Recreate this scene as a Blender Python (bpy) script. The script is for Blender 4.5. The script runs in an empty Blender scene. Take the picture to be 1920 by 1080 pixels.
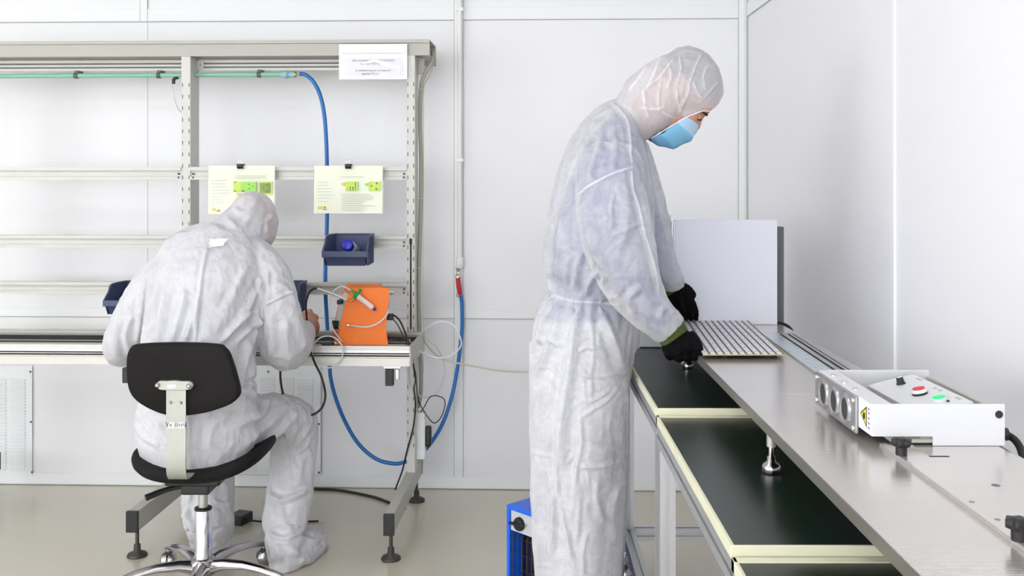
import bpy, bmesh, math, random
import numpy as np
from mathutils import Vector, Matrix, noise

random.seed(7)
SC = bpy.context.scene
COL = SC.collection
# ------------------------------------------------------------------ measures
FL, CX, CY, CH = 1900.0, 978.0, 338.0, 1.4       # focal length in px, vanishing point, camera height
def P(px, py, Y): return Vector(((px-CX)*Y/FL, Y, CH-(py-CY)*Y/FL))
def PZ(px, py, z):
    Y = FL*(CH-z)/(py-CY); return Vector(((px-CX)*Y/FL, Y, z))
ANG = math.radians(2.0); CA, SA = math.cos(ANG), math.sin(ANG); WY = 4.586
def W(u, v, z): return Vector((u*CA - v*SA, WY - u*SA - v*CA, z))     # back-wall frame: u along, v out of the wall
def WP(px, py, v):
    m = (px-CX)/FL; Y = (WY*CA - v)/(CA + m*SA); X = m*Y
    return (X*CA - (Y-WY)*SA, v, CH-(py-CY)*Y/FL)
def WPW(px, py, v): return W(*WP(px, py, v))

# ------------------------------------------------------------------ materials
def lin(c):
    return tuple((x/12.92 if x <= .04045 else ((x+.055)/1.055)**2.4) for x in [k/255 for k in c]) + (1.0,)
def mat(name, rgb, rough=.5, metal=0.0, bump=0.0, bscale=40.0, var=0.0, vscale=6.0, stretch=None, emit=0.0, spec=.5, trans=0.0, alpha=1.0, coat=0.0):
    m = bpy.data.materials.new(name); m.use_nodes = True
    nt = m.node_tree; b = nt.nodes['Principled BSDF']; L = nt.links
    c = lin(rgb)
    b.inputs['Base Color'].default_value = c
    b.inputs['Roughness'].default_value = rough; b.inputs['Metallic'].default_value = metal
    b.inputs['Specular IOR Level'].default_value = spec
    b.inputs['Transmission Weight'].default_value = trans
    b.inputs['Alpha'].default_value = alpha
    b.inputs['Coat Weight'].default_value = coat
    if emit:
        b.inputs['Emission Color'].default_value = c; b.inputs['Emission Strength'].default_value = emit
    if bump or var:
        tc = nt.nodes.new('ShaderNodeTexCoord'); mp = nt.nodes.new('ShaderNodeMapping')
        L.new(tc.outputs['Object'], mp.inputs['Vector'])
        if stretch: mp.inputs['Scale'].default_value = stretch
        if bump:
            n = nt.nodes.new('ShaderNodeTexNoise'); n.inputs['Scale'].default_value = bscale; n.inputs['Detail'].default_value = 4
            L.new(mp.outputs['Vector'], n.inputs['Vector'])
            bp = nt.nodes.new('ShaderNodeBump'); bp.inputs['Strength'].default_value = bump; bp.inputs['Distance'].default_value = .01
            L.new(n.outputs['Fac'], bp.inputs['Height']); L.new(bp.outputs['Normal'], b.inputs['Normal'])
        if var:
            n2 = nt.nodes.new('ShaderNodeTexNoise'); n2.inputs['Scale'].default_value = vscale; n2.inputs['Detail'].default_value = 5
            L.new(mp.outputs['Vector'], n2.inputs['Vector'])
            mx = nt.nodes.new('ShaderNodeMix'); mx.data_type = 'RGBA'
            mx.inputs['A'].default_value = tuple(x*(1-var) for x in c[:3])+(1,)
            mx.inputs['B'].default_value = tuple(min(1, x*(1+var)) for x in c[:3])+(1,)
            L.new(n2.outputs['Fac'], mx.inputs['Factor']); L.new(mx.outputs['Result'], b.inputs['Base Color'])
    return m

def fabric(name, rgb, opacity=.84, noise_amt=.12, crumple=.35, cscale=22, thin_scale=7.0, blotch=3.0):
    """thin non-woven cloth: partly see-through, thicker when seen edge on"""
    m = bpy.data.materials.new(name); m.use_nodes = True
    nt = m.node_tree; L = nt.links; nt.nodes.clear()
    out = nt.nodes.new('ShaderNodeOutputMaterial')
    di = nt.nodes.new('ShaderNodeBsdfDiffuse'); tl = nt.nodes.new('ShaderNodeBsdfTranslucent'); tr = nt.nodes.new('ShaderNodeBsdfTransparent')
    gl = nt.nodes.new('ShaderNodeBsdfGlossy'); gl.inputs['Roughness'].default_value = .45
    di.inputs['Color'].default_value = lin(rgb); tl.inputs['Color'].default_value = lin(rgb)
    gl.inputs['Color'].default_value = (.9, .9, .92, 1)
    a = nt.nodes.new('ShaderNodeMixShader'); a.inputs[0].default_value = .28
    L.new(di.outputs[0], a.inputs[1]); L.new(tl.outputs[0], a.inputs[2])
    g = nt.nodes.new('ShaderNodeMixShader'); g.inputs[0].default_value = .045
    L.new(a.outputs[0], g.inputs[1]); L.new(gl.outputs[0], g.inputs[2])
    tc = nt.nodes.new('ShaderNodeTexCoord')
    n1 = nt.nodes.new('ShaderNodeTexNoise'); n1.inputs['Scale'].default_value = thin_scale; n1.inputs['Detail'].default_value = 9; n1.inputs['Roughness'].default_value = .74
    n1.inputs['Distortion'].default_value = .6
    L.new(tc.outputs['Object'], n1.inputs['Vector'])
    lw = nt.nodes.new('ShaderNodeLayerWeight'); lw.inputs['Blend'].default_value = .35
    m1 = nt.nodes.new('ShaderNodeMath'); m1.operation = 'MULTIPLY_ADD'      # (noise-.5)*amt*2 + opacity
    sub = nt.nodes.new('ShaderNodeMath'); sub.operation = 'SUBTRACT'; sub.inputs[1].default_value = .5
    L.new(n1.outputs['Fac'], sub.inputs[0]); L.new(sub.outputs[0], m1.inputs[0])
    m1.inputs[1].default_value = noise_amt*blotch; m1.inputs[2].default_value = opacity
    m2 = nt.nodes.new('ShaderNodeMath'); m2.operation = 'MULTIPLY_ADD'; m2.use_clamp = True
    pw = nt.nodes.new('ShaderNodeMath'); pw.operation = 'POWER'; pw.inputs[1].default_value = 1.8
    L.new(lw.outputs['Facing'], pw.inputs[0]); L.new(pw.outputs[0], m2.inputs[0]); m2.inputs[1].default_value = (1-opacity)*.9
    L.new(m1.outputs[0], m2.inputs[2])
    mx = nt.nodes.new('ShaderNodeMixShader')
    L.new(tr.outputs[0], mx.inputs[1]); L.new(g.outputs[0], mx.inputs[2])
    # cloth doubled at seams and folds is denser
    at = nt.nodes.new('ShaderNodeAttribute'); at.attribute_name = 'layer'
    m3 = nt.nodes.new('ShaderNodeMath'); m3.operation = 'MULTIPLY_ADD'; m3.use_clamp = True; m3.inputs[1].default_value = .5
    L.new(at.outputs['Fac'], m3.inputs[0]); L.new(m2.outputs[0], m3.inputs[2]); L.new(m3.outputs[0], mx.inputs[0])
    # crumple bump: ridged creases + fine fibre
    mp = nt.nodes.new('ShaderNodeMapping'); mp.inputs['Scale'].default_value = (1, 1, .5)
    L.new(tc.outputs['Object'], mp.inputs['Vector'])
    hs = None
    for ns, wt, det in ((cscale*.35, .8, 3), (cscale*.8, .4, 3)):
        vo = nt.nodes.new('ShaderNodeTexNoise'); vo.noise_type = 'RIDGED_MULTIFRACTAL'; vo.normalize = True
        vo.inputs['Scale'].default_value = ns; vo.inputs['Detail'].default_value = det; vo.inputs['Roughness'].default_value = .45; vo.inputs['Distortion'].default_value = .5
        L.new(mp.outputs['Vector'], vo.inputs['Vector'])
        k = nt.nodes.new('ShaderNodeMath'); k.operation = 'MULTIPLY_ADD'; k.inputs[1].default_value = wt
        L.new(vo.outputs['Fac'], k.inputs[0])
        if hs is None: k.inputs[2].default_value = 0
        else: L.new(hs.outputs[0], k.inputs[2])
        hs = k
    fb = nt.nodes.new('ShaderNodeTexNoise'); fb.inputs['Scale'].default_value = 240; fb.inputs['Detail'].default_value = 2
    L.new(tc.outputs['Object'], fb.inputs['Vector'])
    k = nt.nodes.new('ShaderNodeMath'); k.operation = 'MULTIPLY_ADD'; k.inputs[1].default_value = .06
    L.new(fb.outputs['Fac'], k.inputs[0]); L.new(hs.outputs[0], k.inputs[2]); hs = k
    bp = nt.nodes.new('ShaderNodeBump'); bp.inputs['Strength'].default_value = crumple; bp.inputs['Distance'].default_value = .014
    L.new(hs.outputs[0], bp.inputs['Height'])
    for s in (di, tl, gl): L.new(bp.outputs['Normal'], s.inputs['Normal'])
    L.new(mx.outputs[0], out.inputs['Surface'])
    return m

M = {}
M['wall'] = mat('wall_panel', (243, 243, 245), .42, bump=.015, bscale=3, var=.012, vscale=1.5)
M['wallr'] = mat('wall_panel_grey', (242, 242, 245), .42, bump=.015, bscale=3, var=.012, vscale=1.5)
M['trim'] = mat('wall_trim', (243, 245, 246), .35)
M['joint'] = mat('panel_joint', (186, 188, 178), .6)
M['ceil'] = mat('ceiling_white', (240, 240, 240), .6)
M['floor'] = mat('epoxy_floor', (205, 199, 180), .2, bump=.02, bscale=5, var=.05, vscale=2.5, coat=.25)
M['lamp'] = mat('lamp_diffuser', (248, 249, 255), .5, emit=6.5)
M['frame'] = mat('rack_paint', (213, 212, 205), .4, var=.03)
M['frame_d'] = mat('rack_paint_grey', (186, 184, 176), .4, var=.03)
M['alu'] = mat('aluminium', (196, 194, 188), .4, .55, bump=.03, bscale=60, stretch=(.05, 1, 1), var=.08, vscale=30)
M['alu2'] = mat('aluminium_profile', (196, 197, 200), .36, .8, bump=.02, bscale=60, var=.06, vscale=8)
M['slot'] = mat('slot_dark', (36, 33, 30), .7)
M['black'] = mat('black_plastic', (26, 26, 28), .45)
M['rubber'] = mat('black_rubber', (34, 33, 33), .7)
M['foot'] = mat('dark_steel', (72, 68, 64), .5, .5)
M['belt'] = mat('belt_black', (22, 20, 20), .7, var=.3, vscale=60)
M['green_belt'] = mat('green_belt', (17, 33, 25), .3, bump=.03, bscale=90, var=.25, vscale=10, spec=.5)
M['tape'] = mat('edge_band', (226, 224, 196), .5, var=.06, vscale=14)
M['steel'] = mat('brushed_steel', (218, 213, 208), .2, .68, bump=.03, bscale=8, stretch=(1, 30, 1), var=.06, vscale=5)
M['steel_e'] = mat('steel_edge', (150, 146, 138), .4, .7)
M['chrome'] = mat('chrome', (225, 225, 228), .12, 1.0)
M['polish'] = mat('polished_alloy', (178, 174, 176), .18, 1.0)
M['brack'] = mat('bracket_steel', (176, 178, 170), .45, .6, var=.06, vscale=20)
M['white'] = mat('white_enamel', (226, 227, 230), .35)
M['whitep'] = mat('white_plastic', (240, 241, 240), .4)
M['panelw'] = mat('panel_white_blue', (238, 240, 249), .45)
M['paper'] = mat('paper_white', (246, 245, 250), .55)
M['paper2'] = mat('paper_grey', (236, 235, 242), .5)
M['paperg'] = mat('paper_greenish', (243, 246, 222), .35)
M['sleeve'] = mat('plastic_sleeve', (246, 248, 246), .12, alpha=.06)
M['ink'] = mat('faint_ink', (205, 207, 192), .6)
M['ink2'] = mat('grey_ink', (140, 140, 150), .6)
M['dark'] = mat('dark_ink', (28, 26, 34), .6)
M['lime'] = mat('lime_print', (200, 240, 30), .5, var=.25, vscale=90)
M['lime2'] = mat('green_print', (150, 226, 30), .5, var=.2, vscale=90)
M['yel'] = mat('yellow_sticker', (244, 228, 12), .5)
M['orange_s'] = mat('orange_dot', (240, 204, 50), .5)
M['binb'] = mat('bin_blue_grey', (72, 82, 116), .42)
M['cap'] = mat('bottle_cap_blue', (32, 32, 176), .3)
M['botl'] = mat('bottle_white', (222, 228, 236), .3)
M['cots'] = mat('latex_yellowish', (228, 220, 160), .55)
M['orange'] = mat('orange_paint', (250, 122, 14), .45)
M['orange_l'] = mat('orange_top', (250, 130, 30), .45)
M['tube'] = mat('clear_tube', (235, 236, 238), .15, alpha=.6)
M['tubew'] = mat('milky_tube', (240, 241, 244), .3, alpha=.8)
M['tubec'] = mat('cream_cable', (224, 220, 200), .5)
M['brass'] = mat('brass', (214, 190, 120), .3, .9)
M['nickel'] = mat('nickel', (214, 206, 196), .25, .9)
M['green_p'] = mat('green_adapter', (10, 150, 60), .35)
M['syr'] = mat('syringe_barrel', (246, 226, 220), .3, alpha=.85)
M['purple'] = mat('purple_tip', (96, 24, 130), .35)
M['air'] = mat('air_pipe_green', (138, 200, 176), .35)
M['airc'] = mat('air_pipe_coupling', (150, 196, 206), .3)
M['clip'] = mat('clip_grey', (90, 100, 98), .5)
M['hose'] = mat('blue_hose', (34, 112, 190), .35)
M['conduit'] = mat('conduit_grey', (176, 172, 158), .5)
M['pipe'] = mat('white_pipe', (243, 243, 240), .3)
M['red'] = mat('red_handle', (196, 36, 52), .4)
M['redb'] = mat('red_button', (214, 40, 66), .35)
M['grnb'] = mat('green_button', (6, 226, 110), .3, emit=.5)
M['cable'] = mat('black_cable', (30, 29, 31), .5)
M['heat'] = mat('heater_blue', (24, 104, 232), .4, bump=.1, bscale=300)
M['heatd'] = mat('heater_inside', (10, 12, 22), .5)
M['heatp'] = mat('heater_panel', (202, 204, 208), .4)
M['wire'] = mat('grille_wire', (56, 52, 56), .4, .4)
M['up'] = mat('chair_upholstery', (22, 20, 19), .75, spec=.25, bump=.15, bscale=300, var=.1, vscale=100)
M['pcb'] = mat('strip_white', (232, 233, 240), .35)
M['pcbb'] = mat('strip_gap', (126, 106, 112), .6, var=.15, vscale=8)
M['pcbe'] = mat('board_edge', (190, 176, 110), .5)
M['film'] = mat('protective_film', (206, 217, 226), .18, .1, bump=.3, bscale=60, var=.08, vscale=12)
M['acryl'] = mat('acrylic_guard', (168, 168, 170), .22, .6)
M['hole'] = mat('hole_dark', (44, 40, 44), .4)
M['grey_d'] = mat('dark_grey_panel', (104, 104, 112), .5)
M['skin'] = mat('skin', (204, 146, 122), .5, var=.08, vscale=18)
M['skin2'] = mat('skin_rosy', (222, 160, 138), .5, var=.1, vscale=40)
M['shirt'] = mat('blue_shirt', (56, 66, 148), .8, var=.35, vscale=7)
M['shirt2'] = mat('grey_shirt', (150, 152, 166), .8, var=.25, vscale=7)
M['pants'] = mat('pale_trousers', (214, 215, 221), .8, var=.15)
M['hair'] = mat('hair_grey_brown', (92, 84, 82), .7, bump=.4, bscale=120)
M['brow'] = mat('eyebrow_dark', (40, 28, 24), .8)
M['eye'] = mat('eye_dark', (34, 28, 28), .2)
M['maskb'] = mat('mask_blue', (128, 192, 226), .7, bump=.08, bscale=200, var=.05)
M['maskw'] = mat('mask_band', (178, 212, 236), .7)
M['glove'] = mat('black_knit', (11, 8, 10), .9, spec=.15, bump=.5, bscale=260)
M['gcuff'] = mat('green_cuff', (72, 86, 28), .8, bump=.4, bscale=200)
M['gown'] = fabric('gown_fabric', (238, 238, 241), .64, .28, .9, 40, 15)
M['gown_leg'] = M['gown']
M['hood'] = fabric('hood_fabric', (238, 238, 242), .70, .16, .45, 24, blotch=2.4)
M['gown2'] = fabric('gown_fabric_seated', (241, 241, 244), .85, .16, .9, 40, 15)
M['hood2'] = fabric('hood_fabric_seated', (236, 236, 240), .80, .14, .4, 22)
M['seam'] = mat('white_tag', (243, 243, 247), .6)
M['badge'] = mat('pale_blue_badge', (172, 206, 236), .6)
M['badge2'] = mat('peach_patch', (240, 214, 200), .6)

# ------------------------------------------------------------------ object helpers
def tag(o, label=None, cat=None, group=None, kind=None):
    if label: o['label'] = label
    if cat: o['category'] = cat
    if group: o['group'] = group
    if kind: o['kind'] = kind
    return o
def thing(name, label, cat, loc, group=None):
    o = bpy.data.objects.new(name, None); COL.objects.link(o)
    o.empty_display_size = .05
    o.location = loc; return tag(o, label, cat, group)
def wloc(o):
    l = Vector((0, 0, 0))
    while o is not None: l += o.location; o = o.parent
    return l
def catmull(pts, n=6, closed=False):
    pts = [Vector(p) for p in pts]; N = len(pts); out = []
    rng = range(N if closed else N-1)
    for i in rng:
        if closed: p0, p1, p2, p3 = pts[i-1], pts[i], pts[(i+1) % N], pts[(i+2) % N]
        else: p0, p1, p2, p3 = pts[max(i-1, 0)], pts[i], pts[i+1], pts[min(i+2, N-1)]
        for k in range(n):
            t = k/n
            out.append(.5*((2*p1)+(p2-p0)*t+(2*p0-5*p1+4*p2-p3)*t*t+(3*p1-p0-3*p2+p3)*t**3))
    if not closed: out.append(pts[-1])
    return out

class MB:
    def __init__(s, T=None): s.v = []; s.f = []; s.m = []; s.s = []; s.T = T; s.mi = 0
    def add(s, vs, fs, smooth=False, raw=False):
        b = len(s.v)
        for p in vs:
            p = Vector(p); s.v.append(p if (raw or s.T is None) else s.T(*p))
        for f in fs: s.f.append([b+i for i in f]); s.m.append(s.mi); s.s.append(smooth)
        return s
    def box(s, x0, x1, y0, y1, z0, z1):
        return s.add([(x, y, z) for x in (x0, x1) for y in (y0, y1) for z in (z0, z1)],
                     [(0, 1, 3, 2), (4, 6, 7, 5), (0, 4, 5, 1), (2, 3, 7, 6), (0, 2, 6, 4), (1, 5, 7, 3)])
    def hexa(s, pts): # 8 pts, first 4 one face loop, last 4 opposite loop
        return s.add(pts, [(0, 1, 2, 3), (7, 6, 5, 4), (0, 4, 5, 1), (1, 5, 6, 2), (2, 6, 7, 3), (3, 7, 4, 0)])
    def rings(s, rs, caps=True, smooth=True, raw=False):
        n = len(rs[0]); vs = [p for r in rs for p in r]; fs = []
        for i in range(len(rs)-1):
            for k in range(n): fs.append((i*n+k, i*n+(k+1) % n, (i+1)*n+(k+1) % n, (i+1)*n+k))
        s.add(vs, fs, smooth, raw)
        if caps:
            s.add(rs[0], [tuple(range(n))], False, raw); s.add(rs[-1], [tuple(range(n))], False, raw)
        return s
    def tube(s, pts, r, n=10, sm=6, closed=False, caps=True):
        pts = [Vector(p) for p in pts]
        if s.T is not None: pts = [s.T(*p) for p in pts]
        if sm > 1: pts = catmull(pts, sm, closed)
        N = len(pts); rs = []
        t = (pts[1]-pts[0]).normalized()
        a = t.cross(Vector((0, 0, 1))) if abs(t.z) < .9 else t.cross(Vector((1, 0, 0))); a.normalize()
        for i in range(N):
            q0 = pts[i-1] if (i > 0 or closed) else pts[i]; q1 = pts[(i+1) % N] if (i < N-1 or closed) else pts[i]
            t = (q1-q0)
            if t.length < 1e-9: t = Vector((0, 0, 1))
            t.normalize(); a = a - t*a.dot(t); a.normalize(); b = t.cross(a)
            rr = r(i/(N-1)) if callable(r) else r
            rs.append([pts[i]+(a*math.cos(2*math.pi*k/n)+b*math.sin(2*math.pi*k/n))*rr for k in range(n)])
        if closed: rs.append(rs[0])
        return s.rings(rs, caps and not closed, True, True)
    def cyl(s, p0, p1, r, r1=None, n=24, smooth=True):
        return s.lathe(p0, Vector(p1)-Vector(p0), [(r, 0), (r if r1 is None else r1, 1)], n, True)
    def lathe(s, p0, ax, prof, n=24, rel=False):
        """prof: (radius, height along the axis); rel -> heights are fractions of the axis length"""
        p0 = Vector(p0); ax = Vector(ax)
        if s.T is not None: q = s.T(*(p0+ax)); p0 = s.T(*p0); ax = q-p0
        L = ax.length if rel else 1.0; t = ax.normalized()
        a = t.cross(Vector((0, 0, 1))) if abs(t.z) < .9 else t.cross(Vector((1, 0, 0))); a.normalize(); b = t.cross(a)
        rs = [[p0+t*(h*L)+(a*math.cos(2*math.pi*k/n)+b*math.sin(2*math.pi*k/n))*max(r, 1e-5) for k in range(n)] for r, h in prof]
        return s.rings(rs, True, True, True)
    def prism(s, poly, fn, d0, d1):
        n = len(poly); vs = [fn(p[0], p[1], d0) for p in poly]+[fn(p[0], p[1], d1) for p in poly]
        fs = [tuple(range(n)), tuple(range(2*n-1, n-1, -1))]+[(k, (k+1) % n, n+(k+1) % n, n+k) for k in range(n)]
        return s.add(vs, fs)
    def build(s, name, mats, parent=None, bevel=0, seg=2, auto=35):
        me = bpy.data.meshes.new(name)
        o = bpy.data.objects.new(name, me); COL.objects.link(o)
        base = wloc(parent) if parent else Vector((0, 0, 0))
        me.from_pydata([tuple(p-base) for p in s.v], [], s.f)
        if not isinstance(mats, (list, tuple)): mats = [mats]
        for m in mats: me.materials.append(M[m] if isinstance(m, str) else m)
        me.polygons.foreach_set('material_index', s.m); me.polygons.foreach_set('use_smooth', s.s)
        bm = bmesh.new(); bm.from_mesh(me)
        bmesh.ops.recalc_face_normals(bm, faces=bm.faces); bm.to_mesh(me); bm.free()
        if parent: o.parent = parent
        if bevel:
            bv = o.modifiers.new('bevel', 'BEVEL'); bv.width = bevel; bv.segments = seg; bv.limit_method = 'ANGLE'; bv.angle_limit = math.radians(auto)
        return o
def wrect(mb, px0, py0, px1, py1, v1, v0):
    """box in the wall frame whose face at distance v1 fills the pixel rectangle"""
    a = WP(px0, py0, v1); b = WP(px1, py1, v1)
    mb.box(min(a[0], b[0]), max(a[0], b[0]), v0, v1, min(a[2], b[2]), max(a[2], b[2])); return mb
def text(name, body, size, mtx, material, parent, align='CENTER', ext=.0004):
    cu = bpy.data.curves.new(name, 'FONT'); cu.body = body; cu.size = size; cu.align_x = align; cu.align_y = 'CENTER'; cu.extrude = ext
    t = bpy.data.objects.new(name, cu); COL.objects.link(t)
    dg = bpy.context.evaluated_depsgraph_get(); me = bpy.data.meshes.new_from_object(t.evaluated_get(dg))
    bpy.data.objects.remove(t); bpy.data.curves.remove(cu)
    me.transform(mtx)
    base = wloc(parent); me.transform(Matrix.Translation(-base))
    o = bpy.data.objects.new(name, me); COL.objects.link(o); o.parent = parent
    me.materials.clear(); me.materials.append(M[material]); return o
def frame_mtx(origin, xd, yd):
    xd = Vector(xd).normalized(); yd = Vector(yd).normalized(); zd = xd.cross(yd)
    m = Matrix.Identity(4)
    for i in range(3): m[i][0] = xd[i]; m[i][1] = yd[i]; m[i][2] = zd[i]; m[i][3] = origin[i]
    return m

# ------------------------------------------------------------------ room
ROOM_X0, ROOM_Y0, CEIL = -6.4, -6.2, 2.95
cu = WP(1397, 500, 0)[0]                       # corner with the right wall
XR = W(cu, 0, 0).x
def struct(mb, name, mats, bevel=0):
    o = mb.build(name, mats, None, bevel); o['kind'] = 'structure'; return o
b = MB(); b.box(ROOM_X0-.1, XR+.1, ROOM_Y0-.1, 4.9, -.1, 0); struct(b, 'floor', 'floor')
b = MB(); b.box(ROOM_X0-.1, XR+.1, ROOM_Y0-.1, 4.9, CEIL, CEIL+.1); struct(b, 'ceiling', 'ceil')
b = MB(W); b.box(-6.6, cu+.02, -.1, 0, 0, CEIL)
b.mi = 1
for px in (277,): # fine vertical joint between wall panels
    u = WP(px, 300, 0)[0]; b.box(u-.0012, u+.0012, 0, .0006, .80, 2.13)
u = WP(268, 900, 0)[0]; b.box(u-.0015, u+.0015, 0, .0006, .06, .77)
struct(b, 'wall_back', ['wall', 'joint'])
b = MB(); b.box(XR, XR+.1, ROOM_Y0, W(cu, 0, 0).y, 0, CEIL); struct(b, 'wall_right', 'wallr')
b = MB(); b.box(ROOM_X0-.1, ROOM_X0, ROOM_Y0, 4.8, 0, CEIL); struct(b, 'wall_left', 'wall')
b = MB(); b.box(ROOM_X0, XR, ROOM_Y0-.1, ROOM_Y0, 0, CEIL); struct(b, 'wall_front', 'wall')
M['fill_glow'] = mat('fill_light_pane', (246, 249, 255), .3, emit=4.0)  # glow of the added window panes, fill light for the room
for i, y0 in enumerate((-3.4, -.9)):      # glowing windows added to the left wall, unseen, as fill light
    b = MB(); y1 = y0+2.0; X = ROOM_X0
    b.box(X, X+.04, y0, y1, .5, .56); b.box(X, X+.04, y0, y1, 2.54, 2.6); b.box(X, X+.04, y0, y0+.06, .56, 2.54); b.box(X, X+.04, y1-.06, y1, .56, 2.54)
    b.box(X, X+.035, (y0+y1)/2-.025, (y0+y1)/2+.025, .56, 2.54)
    b.mi = 1; b.box(X, X+.012, y0+.06, y1-.06, .56, 2.54); struct(b, 'added_window_%d' % (i+1), ['white', 'fill_glow'])
for i, x0 in enumerate((-5.8, -3.5, -1.2)):              # three more added behind the camera, also for fill
    b = MB(); x1 = x0+2.0; Y = ROOM_Y0
    b.box(x0, x1, Y, Y+.04, .5, .56); b.box(x0, x1, Y, Y+.04, 2.54, 2.6); b.box(x0, x0+.06, Y, Y+.04, .56, 2.54); b.box(x1-.06, x1, Y, Y+.04, .56, 2.54)
    b.box((x0+x1)/2-.025, (x0+x1)/2+.025, Y, Y+.035, .56, 2.54)
    b.mi = 1; b.box(x0+.06, x1-.06, Y, Y+.012, .56, 2.54); struct(b, 'added_window_%d' % (i+3), ['white', 'fill_glow'])
zt0, zt1 = WP(900, 37, .0)[2], WP(900, 13, .0)[2]
zm0, zm1 = WP(930, 597, .0)[2], WP(930, 580, .0)[2]
zb = WP(900, 894, .0)[2]
def trim(name, mk, j=None):
    mb = MB(W); mk(mb); return struct(mb, name, ['trim', 'joint'], .0015)
def hband(z0, z1):
    def mk(mb):
        mb.box(-6.4, cu, 0, .006, z0, z1); mb.mi = 1; mb.box(-6.4, cu, 0, .0064, z0-.003, z0)
    return mk
trim('trim_1', hband(zt0, zt1)); trim('trim_2', hband(zm0, zm1))
trim('baseboard_back', hband(0.004, zb))
def vband(px0, px1, z0=0, z1=CEIL, th=.007):
    u0, u1 = WP(px0, 300, 0)[0], WP(px1, 300, 0)[0]
    def mk(mb):
        mb.box(u0, u1, 0, th, z0, z1); mb.mi = 1; mb.box(u0-.002, u0, 0, th+.0003, z0, z1); mb.box(u1, u1+.0015, 0, th+.0003, z0, z1)
    return mk
trim('trim_3', vband(852, 868, zb)); trim('trim_4', vband(1385, 1400, 0))
trim('trim_5', vband(264, 277, zt0+.0, CEIL))
b = MB(); b.box(XR-.007, XR, W(cu, 0, 0).y-.06, W(cu, 0, 0).y-.002, 0, CEIL); b.mi = 1
b.box(XR-.0074, XR, W(cu, 0, 0).y-.063, W(cu, 0, 0).y-.06, 0, CEIL); struct(b, 'trim_6', ['trim', 'joint'])
b = MB(); b.box(XR-.006, XR, ROOM_Y0, W(cu, 0, 0).y, zt0, zt1); b.mi = 1; b.box(XR-.0064, XR, ROOM_Y0, W(cu, 0, 0).y-.06, zt0-.003, zt0); struct(b, 'trim_7', ['trim', 'joint'])
ys = FL*XR/(1679-CX)
b = MB(); b.box(XR-.009, XR, ys-.012, ys+.012, 0, CEIL); struct(b, 'trim_8', ['trim'], .002)
b = MB(); b.box(XR-.006, XR, ROOM_Y0, W(cu, 0, 0).y, 0.004, zb); struct(b, 'baseboard_right', ['trim'])

# ceiling lamps, added out of view to brighten the room
k = 0
for ly, where in ((1.5, 'nearest the rack wall'), (-.6, 'over the middle of the room'), (-2.7, 'well away from the rack wall'), (-4.8, 'at the far end of the room')):
  for lx, side in ((-5.2, 'by the left wall'), (-3.7, 'second from the left wall'), (-2.2, 'third from the left wall'), (-.75, 'by the conveyor')):
    t = thing('unseen_ceiling_light', 'unseen flat square ceiling light %s, %s' % (where, side), 'ceiling light', (lx, ly, CEIL), 'unseen cleanroom ceiling lights')
    b = MB()
    b.box(lx-.31, lx+.31, ly-.31, ly-.29, CEIL-.03, CEIL); b.box(lx-.31, lx+.31, ly+.29, ly+.31, CEIL-.03, CEIL)
    b.box(lx-.31, lx-.29, ly-.29, ly+.29, CEIL-.03, CEIL); b.box(lx+.29, lx+.31, ly-.29, ly+.29, CEIL-.03, CEIL); b.build('frame', 'white', t)
    b = MB(); b.box(lx-.29, lx+.29, ly-.29, ly+.29, CEIL-.02, CEIL-.012); b.build('diffuser', 'lamp', t)

# louvred vents on the lower wall
def vent(px0, px1, cols, rows, screws, label):
    u0, _, z1 = WP(px0, 684, .0); u1, _, z0 = WP(px1, 890, .0)
    t = thing('wall_vent', label, 'vent', W(u0, 0, z0), 'louvred wall vents')
    b = MB(W); b.box(u0, u1, .006, .0095, z0, z1); b.box(u0+.01, u1-.01, 0, .006, z0+.01, z1-.01)
    for a, c in cols:
        ua, uc = WP(a, 800, 0)[0], WP(c, 800, 0)[0]
        y = rows[0]
        while y < rows[1]:
            zz = WP(px0, y, 0)[2]
            b.add([(ua, .0095, zz+.0045), (uc, .0095, zz+.0045), (uc, .0095, zz-.0045), (ua, .0095, zz-.0045), (ua+.004, .016, zz-.0035), (uc-.004, .016, zz-.0035)],
                  [(0, 1, 5, 4), (0, 4, 3), (1, 2, 5), (4, 5, 2, 3)])
            y += 5.75
    b.build('vent_plate', 'trim', t)
    for sx, sy in screws:
        p = WP(sx, sy, .0095); b = MB(W); b.lathe(p, (0, 1, 0), [(.005, 0), (.005, .0015), (.003, .003)], 10); b.build('screw', 'clip', t)
vent(-100, 62, [(-88, -58), (-52, -22), (-15, 14), (21, 50)], (710, 880), [(57, 697), (58, 791), (60, 885)], 'white louvred vent plate low on the wall at the rack end far from the chair')
vent(440, 602, [(454, 482), (488, 517), (523, 553), (558, 588)], (708, 882), [(598, 795), (598, 886), (503, 697), (447, 886)], 'white louvred vent plate low on the wall behind the seated worker')

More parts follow.
